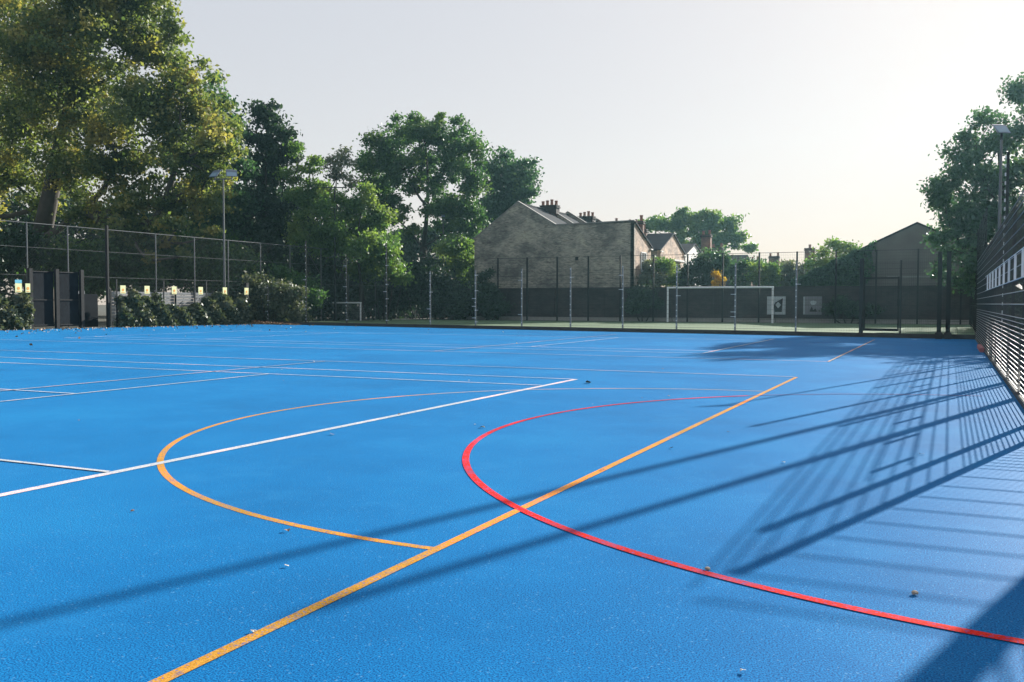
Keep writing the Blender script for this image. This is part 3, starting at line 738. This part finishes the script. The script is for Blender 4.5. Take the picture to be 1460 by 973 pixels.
for i, (y0, y1, wm, om, (oy0, oy1, oz0, oz1), lab) in enumerate(H):
    root = thing('terraced_house', ((RX + EX) / 2, y0, 0), lab, 'house', 'terraced houses behind the pitch')
    g_ = .3 if i == 0 else .12
    # party / end wall
    if i == 0:
        MB().prism([(FX_, -.1), (OXF, -.1), (OXF, EZ + .12), (EX, EZ + .02), (RX, RZ + .12), (FX_, FZ + .12)], 'y', y0, y0 + .3).build('wall', M['brick'], root)
        c = MB()
        for a, b in (((OXF + .03, EZ + .12), (EX, EZ + .02)), ((EX, EZ + .02), (RX, RZ + .12)), ((RX, RZ + .12), (FX_ - .1, FZ + .06))):
            c.prism([a, b, (b[0], b[1] + .09), (a[0], a[1] + .09)], 'y', y0 - .05, y0 + .34)
        c.build('coping', M['coping'], root)
        v = MB().box((-26.1, y0 - .02, 4.75), (.24, .04, .24)).build('vent', M['black'], root)
    else:
        MB().prism([(EX - .05, 2), (EX - .05, EZ + .16), (RX, RZ + .3), (FX_ + .1, FZ + .2), (FX_ + .1, 2)], 'y', y0 - .11, y0 + .11).build('party_wall', M['brick'], root)
        c = MB()
        for a, b in (((EX - .05, EZ + .16), (RX, RZ + .3)), ((RX, RZ + .3), (FX_, FZ + .2))):
            c.prism([a, b, (b[0], b[1] + .07), (a[0], a[1] + .07)], 'y', y0 - .15, y0 + .15)
        c.build('coping', M['coping'], root)
    ya, yb = y0 + g_, y1 - .12
    MB().box((EX - .15, (ya + yb) / 2, EZ / 2 - .1), (.3, yb - ya, EZ - .1)).box((FX_ + .15, (ya + yb) / 2, FZ / 2 - .1), (.3, yb - ya, FZ - .1)).build('wall', M[wm], root)
    r1 = MB(); roof_slab(r1, (RX, ya, RZ), (RX, yb, RZ), (EX + .1, yb, EZ - .06), (EX + .1, ya, EZ - .06)); roof_slab(r1, (RX, ya, RZ), (FX_ - .2, ya, FZ - .12), (FX_ - .2, yb, FZ - .12), (RX, yb, RZ))
    r1.tube([(RX, ya, RZ + .02), (RX, yb, RZ + .02)], .1, 6)
    r1.build('roof', M['slate'], root)
    # rear outrigger with its half gable looking at the sun
    o = MB()
    o.prism([(oy0, -.1), (oy0, oz0), (oy1, oz1), (oy1, -.1)], 'x', OXF - .28, OXF if i else OXF - .002)
    o.build('outrigger_gable', M[om], root)
    lo = min((oy0, oz0), (oy1, oz1), key=lambda q: q[1]); hi = max((oy0, oz0), (oy1, oz1), key=lambda q: q[1])
    s = 1 if lo[0] > hi[0] else -1
    MB().box(((OXF + EX) / 2 - .15, lo[0] - s * .14, lo[1] / 2 - .1), (OXF - EX - .28, .28, lo[1] - .05)).build('outrigger_wall', M[wm], root)
    r2 = MB(); roof_slab(r2, (OXF + .12, hi[0], hi[1] + .12), (EX - .3, hi[0], hi[1] + .12), (EX - .3, lo[0] + s * .22, lo[1]), (OXF + .12, lo[0] + s * .22, lo[1]), .1)
    r2.build('outrigger_roof', M['slate'], root)
    MB().box((OXF + .1, lo[0] - s * .1, lo[1] - .18), (.1, .5, .1)).build('gutter', M['rwhite'], root)
    if i < 5:
        wy = {0: 69.3, 1: 76.1, 2: 79.3, 3: 83.6, 4: 86.9}[i]
        window(root, OXF, wy, {0: 4.55, 1: 4.0, 2: 4.0, 3: 4.4, 4: 4.3}[i], 1.15, 1.35)
        if i == 1: MB().box((OXF + .3, 77.7, 4.95), (.6, 5.4, .12)).build('lean_to_roof', M['rwhite'], root)
chim = bpy.data.objects
hs = [o for o in bpy.data.objects if o.name.startswith('terraced_house')]
chimney(hs[1], RX + .35, 72.6, 7.6, 9.5, 1.5, .75, 4, 'brickd', .5)
chimney(hs[3], RX + .2, 81.8, 7.6, 9.35, 1.5, .8, 4, 'brickd', .5)
chimney(hs[4], RX + .3, 90.1, 8, 9.4, 1.2, .8, 1, 'brickr')
chimney(hs[5], RX + .5, 94.6, 8, 9.5, 1.7, .8, 7, 'brickr')
p = at(909, 330, 75.5); chimney(hs[1], p[0], 77.3, 5.5, 7.6, .5, .5, 1, 'brickr', .6)
p = at(994, 345, 88.4); chimney(hs[5], p[0] + .6, 89.6, 4, 7.9, .9, .6, 2, 'brickr', .5)
p = at(902, 312, 70); chimney(hs[0], OXF - .7, 71.0, 5.6, 7.75, .35, .35, 1, 'brickr', .6)

# far low houses
def low_house(Y, pxa, pxb, ztop, zeave, label, mat, chims, dep=8):
    x0, x1 = xof(pxa, Y), xof(pxb, Y); root = thing('brick_house', ((x0 + x1) / 2, Y, 0), label, 'house')
    MB().box(((x0 + x1) / 2, Y + dep / 2, zeave / 2), (x1 - x0, dep, zeave)).build('wall', M[mat], root)
    r = MB(); roof_slab(r, (x0 - .2, Y - .3, zeave), (x1 + .2, Y - .3, zeave), (x1 + .2, Y + dep / 2, ztop), (x0 - .2, Y + dep / 2, ztop)); roof_slab(r, (x0 - .2, Y + dep + .3, zeave), (x0 - .2, Y + dep / 2, ztop), (x1 + .2, Y + dep / 2, ztop), (x1 + .2, Y + dep + .3, zeave))
    r.build('roof', M['slate'], root)
    n = max(2, int((x1 - x0) / 3))
    for k in range(n):
        xx = x0 + (x1 - x0) * (k + .5) / n
        f = MB().box((xx, Y - .02, zeave * .72), (1, .06, 1.1)).build('window', M['whitep'], root); MB().box((xx, Y - .06, zeave * .72), (.84, .03, .94)).build('pane', M['glass'], f)
    for px, zt, l, np_ in chims:
        chimney(root, xof(px, Y + dep / 2), Y + dep / 2, zeave, zt, l, .6, np_, mat, .5)
low_house(98, 1003, 1052, 6.6, 5.0, 'low distant house with a long slate roof right of the white gable', 'brickr', [(1022, 7.4, 1.2, 2)])
low_house(112, 1072, 1125, 5.6, 4.3, 'distant low house with small chimneys between the shrubs', 'brickr', [(1103, 7.0, 1.2, 2), (1076, 6.6, .9, 2)])
low_house(95, 1138, 1200, 5.3, 4.2, 'distant brick house with one tall square chimney stack', 'brickr', [(1153.5, 6.9, .95, 1)])

# hall with the wide grey gable
ax, az = xof(1305.5, 67.2), 6.6
root = thing('hall', (ax, 67.2, 0), 'wide grey rendered hall gable half covered by ivy beside the leafy tree', 'building')
MB().prism([(ax - 7.8, -.1), (ax + 7.8, -.1), (ax + 7.8, az - 3.7), (ax, az), (ax - 7.8, az - 3.7)], 'y', 67.2, 67.6).build('gable_wall', M['render'], root)
MB().box((ax - 7.65, 78, 1.4), (.3, 20.5, 2.95)).box((ax + 7.65, 78, 1.4), (.3, 20.5, 2.95)).build('side_wall', M['render'], root)
r = MB(); roof_slab(r, (ax, 67.1, az + .12), (ax - 8.1, 67.1, az - 3.72), (ax - 8.1, 88, az - 3.72), (ax, 88, az + .12)); roof_slab(r, (ax, 67.1, az + .12), (ax, 88, az + .12), (ax + 8.1, 88, az - 3.72), (ax + 8.1, 67.1, az - 3.72))
r.build('roof', M['slate'], root)
MB().box((ax + 1.2, 67.17, 3.1), (6, .05, .1)).build('string_course', M['coping'], root)

# ------------------------------------------------------------------ trees
g0 = np.random.default_rng(3)
# big plane tree
bx, by = at(57, 433, 48)[0], 48
big = []
for px, py, r in [(60, 60, 95), (150, 20, 85), (-60, 40, 110), (215, 70, 62), (250, 45, 34), (120, 130, 85), (30, 160, 85), (210, 150, 70), (285, 165, 48), (305, 200, 40), (255, 225, 60), (170, 235, 62),
                  (90, 235, 60), (10, 250, 55), (235, 290, 46), (285, 285, 38), (170, 300, 40), (300, 245, 36), (-70, 200, 100), (-60, 300, 60), (120, -60, 90), (0, -70, 100), (200, 0, 50), (262, 110, 46), (318, 225, 24), (322, 190, 22), (120, 300, 40), (60, 290, 36), (255, 320, 26), (200, 325, 26), (320, 260, 20), (150, 190, 50), (190, 335, 22), (238, 345, 20), (268, 366, 17), (300, 332, 20), (215, 372, 14), (335, 215, 16)]:
    big += PB(48, [(px, py, r)], g0, .6, .5)
tree('plane_tree', 'huge spreading plane tree with yellowing leaves and a thick mottled trunk behind the gate', 'tree', (bx, by, 0), big, 170000, .15, LM['plane'], 1.2, .19, 'barkp', 21, clump=.105, twigs=6, dens=7, fill=.3)
def T(name, label, Y, base_px, lst, n, ls, mat, seed, tr=.25, fork=.35, **k):
    g = np.random.default_rng(seed); b = PB(Y, lst, g, k.pop('spread', .6))
    return tree(name, label, 'tree', (xof(base_px, Y), Y, 0), b, n, ls, LM[mat], tr, fork, seed=seed, **k)
T('evergreen_tree', 'tall dark pointed tree just right of the plane tree crown', 56, 303, [(303, 118, 14), (300, 145, 24), (318, 140, 18), (290, 175, 30), (325, 180, 26), (305, 215, 36), (335, 235, 26), (300, 270, 38), (335, 290, 32), (290, 320, 34), (320, 345, 34)], 17000, .17, 'teal', 31, .3, .3)
T('evergreen_tree', 'very dark broad tree between the pointed tree and the pale thicket', 60, 380, [(368, 155, 16), (385, 170, 22), (395, 200, 22), (365, 200, 26), (350, 240, 30), (385, 245, 32), (410, 225, 18), (360, 290, 36), (400, 290, 32), (345, 330, 34), (385, 340, 36), (418, 330, 20)], 22000, .17, 'dark', 32, .32, .3)
T('feathery_tree', 'loose pale green tree with airy top right of the very dark tree', 57, 440, [(425, 215, 14), (440, 235, 18), (420, 250, 18), (450, 262, 18), (432, 285, 26), (458, 300, 26), (425, 325, 26), (455, 345, 28), (480, 330, 20)], 13000, .11, 'light', 33, .2, .3, droop=.7, clump=.14)
T('slender_tree', 'thin see-through tree rising behind the dark crossbar column', 62, 488, [(468, 232, 14), (488, 226, 16), (480, 250, 14), (500, 262, 14), (470, 270, 12)], 1600, .13, 'grey', 34, .12, .5, clump=.2)
T('leafy_tree', 'bright green rounded tree left of the big round tree', 59, 515, [(495, 290, 22), (520, 285, 20), (505, 320, 28), (535, 320, 24), (480, 345, 26), (520, 355, 30), (548, 360, 24)], 12000, .13, 'light', 35, .2, .3)
T('round_tree', 'large round headed tree with bare lower trunk left of the brick gable', 72, 604, [(548, 208, 30), (530, 235, 25), (575, 190, 26), (605, 188, 26), (632, 200, 26), (663, 212, 28), (640, 235, 30), (605, 225, 26), (672, 250, 26), (572, 236, 26), (540, 270, 28), (560, 305, 30),
   (535, 325, 24), (585, 330, 18), (640, 290, 30), (668, 285, 26), (645, 325, 30), (672, 320, 20), (625, 262, 18), (655, 180, 14), (588, 262, 20), (620, 300, 18), (560, 250, 18), (590, 172, 12), (625, 174, 12)], 40000, .15, 'mid', 36, .38, .36, clump=.15, fill=.5)
T('broad_tree', 'dark green tree rising behind the left slope of the brick gable', 84, 725, [(722, 240, 24), (745, 250, 24), (705, 255, 22), (730, 275, 28), (752, 280, 16), (705, 290, 26), (725, 310, 26), (700, 325, 22)], 15000, .18, 'teal', 37, .32, .35)
T('distant_tree', 'wide hazy olive tree behind the white rendered gable', 118, 990, [(925, 322, 14), (945, 318, 16), (968, 314, 16), (990, 318, 18), (1015, 318, 17), (1038, 325, 16), (1052, 342, 14), (1063, 352, 10), (1025, 345, 16), (995, 345, 18), (965, 342, 14), (975, 305, 9), (1005, 306, 9)], 15000, .23, 'light', 38, .35, .35, spread=.4)
T('street_tree', 'leafy sunlit tree in front of the grey hall gable at the court corner', 52, 1440, [(1348, 292, 30), (1338, 268, 16), (1362, 262, 26), (1372, 228, 28), (1392, 200, 24), (1412, 172, 20), (1400, 255, 34), (1435, 195, 30), (1440, 245, 40), (1385, 300, 36), (1362, 335, 24), (1425, 310, 42), (1378, 362, 22), (1410, 360, 30),
   (1450, 360, 34), (1480, 180, 50), (1520, 240, 65), (1490, 310, 55), (1560, 320, 60), (1470, 130, 34), (1550, 170, 50), (1352, 318, 20), (1340, 345, 16), (1352, 385, 20), (1375, 405, 20), (1400, 395, 24)], 60000, .1, 'teal', 39, .3, .25, clump=.15)
T('roadside_tree', 'green tree standing beyond the side fence outside the court', 46, 1620, [(1600, 200, 70), (1660, 260, 80), (1560, 260, 50), (1620, 330, 70), (1700, 180, 60)], 14000, .17, 'teal', 40, .3, .3)
# shaded woodland understory behind the chain-link fence
und = [(44, [(-60, 350, 60), (20, 360, 40), (-20, 395, 40)], 'dark undergrowth behind the black gate'), (47, [(90, 365, 42), (130, 390, 34), (105, 400, 34)], 'dark bush between the plane tree trunk and the signs'),
       (49, [(170, 355, 36), (200, 385, 34), (160, 395, 30)], 'shaded bush behind the second yellow sign'), (50, [(235, 350, 34), (265, 375, 34), (225, 395, 26)], 'shaded bush behind the whitish boards'),
       (53, [(300, 360, 34), (325, 385, 34), (290, 395, 26)], 'shaded bush behind the light column'), (58, [(365, 375, 28), (350, 405, 26), (395, 395, 28)], 'dark bush below the very dark tree'),
       (62, [(430, 380, 26), (465, 390, 26), (445, 415, 22)], 'dark bush behind the braced fence posts'), (66, [(520, 395, 24), (495, 415, 22), (545, 415, 22)], 'dark bush behind the small goal')]
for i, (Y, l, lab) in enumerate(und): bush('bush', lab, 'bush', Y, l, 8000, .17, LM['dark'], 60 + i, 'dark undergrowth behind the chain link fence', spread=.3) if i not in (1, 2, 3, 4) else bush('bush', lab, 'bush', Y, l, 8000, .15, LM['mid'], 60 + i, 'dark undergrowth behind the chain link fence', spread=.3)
back = [(62, -40), (66, 40), (70, 130), (72, 215), (76, 290), (80, 370), (84, 450), (92, 545), (96, 640)]
for i, (Y, px) in enumerate(back):
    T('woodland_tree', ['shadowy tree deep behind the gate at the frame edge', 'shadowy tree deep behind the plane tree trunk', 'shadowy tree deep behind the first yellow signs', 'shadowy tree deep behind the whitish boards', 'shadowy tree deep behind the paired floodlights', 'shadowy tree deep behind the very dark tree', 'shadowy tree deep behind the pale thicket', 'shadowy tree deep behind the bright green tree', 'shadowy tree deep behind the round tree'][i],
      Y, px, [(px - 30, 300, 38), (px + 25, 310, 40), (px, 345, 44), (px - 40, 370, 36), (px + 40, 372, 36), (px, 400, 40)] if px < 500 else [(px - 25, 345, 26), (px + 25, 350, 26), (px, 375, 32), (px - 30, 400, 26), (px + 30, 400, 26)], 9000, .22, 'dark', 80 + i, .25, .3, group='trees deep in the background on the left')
# shrubs on the pitch side
bush('shrub', 'bright leafy shrub spilling in front of the chain link fence corner', 'shrub', 60, [(548, 345, 18), (560, 372, 20), (535, 380, 20), (572, 395, 14), (515, 390, 16)], 6500, .13, LM['light'], 101)
bush('shrub', 'sunlit yellow-green shrub below the round tree beside the brick gable', 'shrub', 70, [(648, 350, 22), (665, 370, 20), (640, 380, 18), (672, 395, 16), (655, 395, 14)], 6500, .14, LM['light'], 102)
bush('shrub', 'mass of dark foliage under the round tree', 'shrub', 66.5, [(575, 370, 24), (600, 385, 26), (625, 395, 24), (560, 400, 26), (590, 415, 26), (640, 420, 26), (615, 430, 24), (665, 425, 24), (570, 432, 22)], 13000, .14, LM['dark'], 103)
bush('shrub', 'dark leafy bush at the foot of the round tree', 'shrub', 64.5, [(640, 425, 18), (665, 432, 18), (620, 436, 16), (655, 444, 14)], 5000, .11, LM['dark'], 104)
bush('conifer', 'narrow dark conifer against the left end of the brick gable', 'tree', 64.2, [(693, 392, 9), (690, 408, 13), (697, 425, 16), (708, 435, 14), (693, 444, 15)], 6500, .1, LM['dark'], 105)
bush('shrub', 'ivy-like shrub behind the fence next to the corner post', 'shrub', 48.5, [(350, 415, 18), (372, 405, 18), (395, 415, 20), (360, 440, 18), (390, 440, 18), (415, 425, 20), (428, 445, 16)], 8000, .12, LM['ivy'], 106)
bush('shrub', 'pale green shrub behind the fence left of the small goal', 'shrub', 51.5, [(405, 400, 18), (425, 408, 20), (440, 425, 18), (412, 435, 18), (400, 452, 12)], 7000, .11, LM['mid'], 107)
# gardens over the wall
bush('shrub', 'dark overgrown bush in front of the brick house corner', 'shrub', 65.6, [(915, 420, 14), (928, 432, 14), (906, 436, 12)], 4500, .11, LM['dark'], 108)
bush('shrub', 'dark leafy bush in front of the low wall right of the grey panel', 'shrub', 65.6, [(1200, 434, 10), (1218, 438, 11), (1240, 442, 9), (1184, 442, 8)], 4000, .11, LM['dark'], 109)
gard = [(69, [(922, 385, 14), (915, 405, 12), (935, 400, 14)], 'grey', 'silvery shrub at the corner of the brick house'), (70, [(950, 385, 15), (962, 402, 14), (940, 402, 12)], 'light', 'pale green shrub under the pinkish rear gable'),
        (69.5, [(990, 388, 16), (1003, 378, 14), (1000, 402, 14), (980, 402, 12)], 'dark', 'dark rounded bush in front of the white gable'), (71, [(1008, 368, 13), (1030, 372, 12), (1020, 385, 12)], 'teal', 'blue-green rounded bush behind the dark one'),
        (68, [(1021, 392, 4), (1026, 398, 4), (1023, 404, 4)], 'yellow', 'small bright yellow shrub over the middle of the goal'), (72, [(1052, 380, 16), (1070, 378, 16), (1060, 398, 14)], 'teal', 'soft green bush over the right half of the goal'),
        (71, [(1092, 378, 14), (1100, 398, 14), (1082, 400, 12)], 'light', 'pale bush above the goal post corner'), (74, [(1128, 385, 14), (1118, 400, 12), (1140, 400, 12)], 'grey', 'greyish shrub left of the ivy slope'),
        (76, [(1172, 362, 11), (1190, 352, 12), (1208, 352, 11), (1180, 375, 14), (1205, 368, 14), (1160, 380, 12)], 'light', 'wispy sunlit shrub above the ivy slope')]
for i, (Y, l, mt, lab) in enumerate(gard): bush('garden_shrub', lab, 'shrub', Y, l, 3800 if mt != 'yellow' else 500, .11, LM[mt], 120 + i, 'shrubs over the garden wall', clump=.22, stem=.03)
g = np.random.default_rng(77); n = 16000       # ivy hanging over the left slope of the hall gable
xs = ax - 7.9 + 5.6 * g.beta(1, 2.4, n); zt = az - 3.7 * (ax - xs) / 7.8 + .05 + .1 * np.sin(xs * 5)
zz = zt - (zt - .2) * g.random(n) ** 1.2 * (1 - (xs - ax + 7.9) / 9.5)
leaves_o = leaves('ivy', np.stack([xs, 66.95 - .2 * g.random(n) + .15 * np.sin(xs * 4 + zz * 3), zz], 1), .13, LM['teal'], None, 78, .8)
tag(leaves_o, 'mass of ivy climbing the left slope of the grey hall gable', 'ivy')
g = np.random.default_rng(81); n = 26000
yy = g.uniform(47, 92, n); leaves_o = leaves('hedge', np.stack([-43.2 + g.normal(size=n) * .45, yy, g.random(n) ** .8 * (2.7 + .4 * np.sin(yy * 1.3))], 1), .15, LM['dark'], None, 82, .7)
tag(leaves_o, 'dark hedge behind the chain link fence and the small goal', 'hedge')
# hedge outside the side fence
g = np.random.default_rng(79); n = 15000
yy = g.uniform(25, 60, n); leaves_o = leaves('hedge', np.stack([2.9 + g.normal(size=n) * .5, yy, g.random(n) ** .8 * (1.8 + .2 * np.sin(yy * 2) + (yy > 33) * 1.0)], 1), .13, LM['dark'], None, 80, .7)
tag(leaves_o, 'low dark hedge outside the side fence', 'hedge')

# ------------------------------------------------------------------ litter
def debris(x, y, s, kind, label, group=None, seed=0):
    g = random.Random(seed)
    if kind == 'stone':
        import bmesh
        bm = bmesh.new(); bmesh.ops.create_icosphere(bm, subdivisions=2, radius=s * .72)
        for v in bm.verts: v.co *= 1 + g.uniform(-.18, .18); v.co.z *= .6
        me = bpy.data.meshes.new('pebble'); bm.to_mesh(me); bm.free(); me.materials.append(M['stone'])
        o = bpy.data.objects.new('pebble', me); C.objects.link(o); o.location = (x, y, s * .5); tag(o, label, 'pebble', group)
    else:
        m = MB(); n = 7; a0 = g.uniform(0, 6.28); V = [(x, y, .012)]
        for k in range(n):
            a = a0 + k * 6.283 / n; r = s * g.uniform(.45, 1.1); V.append((x + r * math.cos(a), y + r * .75 * math.sin(a), .006 + g.uniform(0, s * .55)))
        m.add(V, [(0, k + 1, (k + 1) % n + 1) for k in range(n)])
        o = m.build('fallen_leaf', M['palel' if kind == 'pale' else 'deadl']); tag(o, label, 'leaf', group)
    return o
debris(-.12, 4.49, .021, 'stone', 'pale brown pebble lying between the red arc and the broad shadow', seed=1)
debris(-1.05, 4.47, .019, 'stone', 'small dark pebble touching the red arc', seed=2)
debris(-.64, 3.27, .017, 'pale', 'pale crumpled leaf scrap inside the red arc near the camera', seed=3)
debris(-2.94, 3.63, .018, 'pale', 'tiny pale leaf scrap left of the long orange line', seed=4)
debris(-2.47, 2.84, .016, 'pale', 'tiny pale scrap against the edge of the orange line', seed=6)
debris(-3.40, 4.2, .024, 'dead', 'small dark leaf just outside the orange semicircle', seed=5)
debris(-4.6, 4.19, .022, 'dead', 'dark curled leaf left of the orange semicircle', seed=7)
debris(-5.51, 7.5, .03, 'dead', 'dark leaf lying inside the orange semicircle', seed=8)
debris(-4.4, 8.6, .04, 'pale', 'pale leaf lying against the bold white baseline', seed=9)
for k in range(26):
    x, y = rnd.uniform(-12, .2), rnd.uniform(5, 22)
    debris(x, y, rnd.uniform(.014, .03), rnd.choice(('pale', 'dead', 'dead')), 'tiny scrap of dry leaf scattered on the open blue court', 'leaf scraps on the open court', 20 + k)
g = np.random.default_rng(90); n = 800
yy = g.uniform(14, 45.5, n); off = g.exponential(1., n); far = g.random(n) < .3; off[far] = g.exponential(4.5, far.sum())
P = np.stack([side_x(yy) + .25 + off, yy, np.full(n, .02)], 1); P = P[P[:, 1] < np.array([ffy(v) - .2 for v in P[:, 0]])]
tag(leaves('leaf_litter', P[: len(P) // 2], .055, M['deadl'], None, 91, .7), 'brown fallen leaves along the foot of the ivy', 'leaf litter', kind='stuff')
tag(leaves('leaf_litter', P[len(P) // 2:], .045, M['palel'], None, 92, .7), 'pale fallen leaves scattered on the court edge', 'leaf litter', kind='stuff')
g = np.random.default_rng(93); n = 900        # heap of brown leaves in the court corner
u = g.random(n); xx = -39.2 + 4.2 * u ** 1.2
tag(leaves('leaf_heap', np.stack([xx, np.array([ffy(v) for v in xx]) - .25 - g.random(n) * .55, g.random(n) ** 2 * .22 * (1 - u) + .02], 1), .06, M['deadl'], None, 94, .7), 'drift of brown leaves in the court corner', 'leaf litter', kind='stuff')

# ------------------------------------------------------------------ air
SUN_AZ, SUN_EL = 16.2, 22.3
HAZE = .0003
if HAZE:
    m = bpy.data.materials.new('haze'); m.use_nodes = True; nt = m.node_tree
    for n_ in list(nt.nodes):
        if n_.type != 'OUTPUT_MATERIAL': nt.nodes.remove(n_)
    pv = nt.nodes.new('ShaderNodeVolumePrincipled'); pv.inputs['Color'].default_value = (.45, .85, 1, 1); pv.inputs['Density'].default_value = HAZE; pv.inputs['Anisotropy'].default_value = .6
    nt.links.new(pv.outputs[0], nt.nodes['Material Output'].inputs['Volume'])
    o = MB().box((-30, 55, 14), (230, 220, 31)).build('haze', m); o['kind'] = 'stuff'; o.location = (0, 0, 0)

# ------------------------------------------------------------------ light
w = bpy.data.worlds.new('World'); sc.world = w; w.use_nodes = True; nt = w.node_tree
sky = nt.nodes.new('ShaderNodeTexSky'); sky.sky_type = 'NISHITA'; sky.sun_disc = False
sky.sun_elevation = R(SUN_EL); sky.sun_rotation = R(SUN_AZ); sky.air_density = 1.0; sky.dust_density = 1.2; sky.ozone_density = 1.0
gm = nt.nodes.new('ShaderNodeGamma'); gm.inputs[1].default_value = .15      # thin high veil evens the sky out
nt.links.new(sky.outputs[0], gm.inputs[0])
hs = nt.nodes.new('ShaderNodeHueSaturation'); hs.inputs['Saturation'].default_value = 2.0; nt.links.new(gm.outputs[0], hs.inputs['Color'])
bg = nt.nodes['Background']; tn = nt.nodes.new('ShaderNodeMix'); tn.data_type = 'RGBA'; tn.blend_type = 'MULTIPLY'; tn.inputs['Factor'].default_value = 1; tn.inputs['B'].default_value = (1, .93, .915, 1)
nt.links.new(hs.outputs[0], tn.inputs['A']); nt.links.new(tn.outputs['Result'], bg.inputs[0]); bg.inputs[1].default_value = .295
sun = bpy.data.lights.new('sun', 'SUN'); sun.energy = 5; sun.angle = R(.5); sun.color = (1, .95, .87)
so = bpy.data.objects.new('sun', sun); C.objects.link(so)
from mathutils import Vector, Matrix
d = Vector((math.sin(R(SUN_AZ)) * math.cos(R(SUN_EL)), math.cos(R(SUN_AZ)) * math.cos(R(SUN_EL)), math.sin(R(SUN_EL))))
so.rotation_euler = d.to_track_quat('Z', 'Y').to_euler(); so.location = (5, 60, 40)

# ------------------------------------------------------------------ camera
cam = bpy.data.cameras.new('camera'); co = bpy.data.objects.new('camera', cam); C.objects.link(co); sc.camera = co
cam.sensor_width = 36; cam.lens = 36 * FPX / 1460; cam.clip_end = 3000; cam.clip_start = .05
f = Vector((-syw * cp, cyw * cp, -sp)); rgt = Vector((cyw, syw, 0)); up = rgt.cross(f)
rgt2 = rgt * math.cos(ROLL) + up * math.sin(ROLL); up2 = rgt2.cross(f)
mat = Matrix((rgt2, up2, -f)).transposed().to_4x4(); mat.translation = (0, 0, CH); co.matrix_world = mat
sc.view_settings.view_transform = 'Standard'; sc.view_settings.look = 'None'; sc.view_settings.exposure = 1.12; sc.view_settings.gamma = 1
sc.render.engine = 'CYCLES'
cy_ = sc.cycles; cy_.use_denoising = True; cy_.max_bounces = 6; cy_.diffuse_bounces = 3; cy_.transmission_bounces = 3; cy_.volume_bounces = 0; cy_.transparent_max_bounces = 8
try: cy_.denoiser = 'OPENIMAGEDENOISE'; cy_.denoising_prefilter = 'ACCURATE'
except Exception: pass
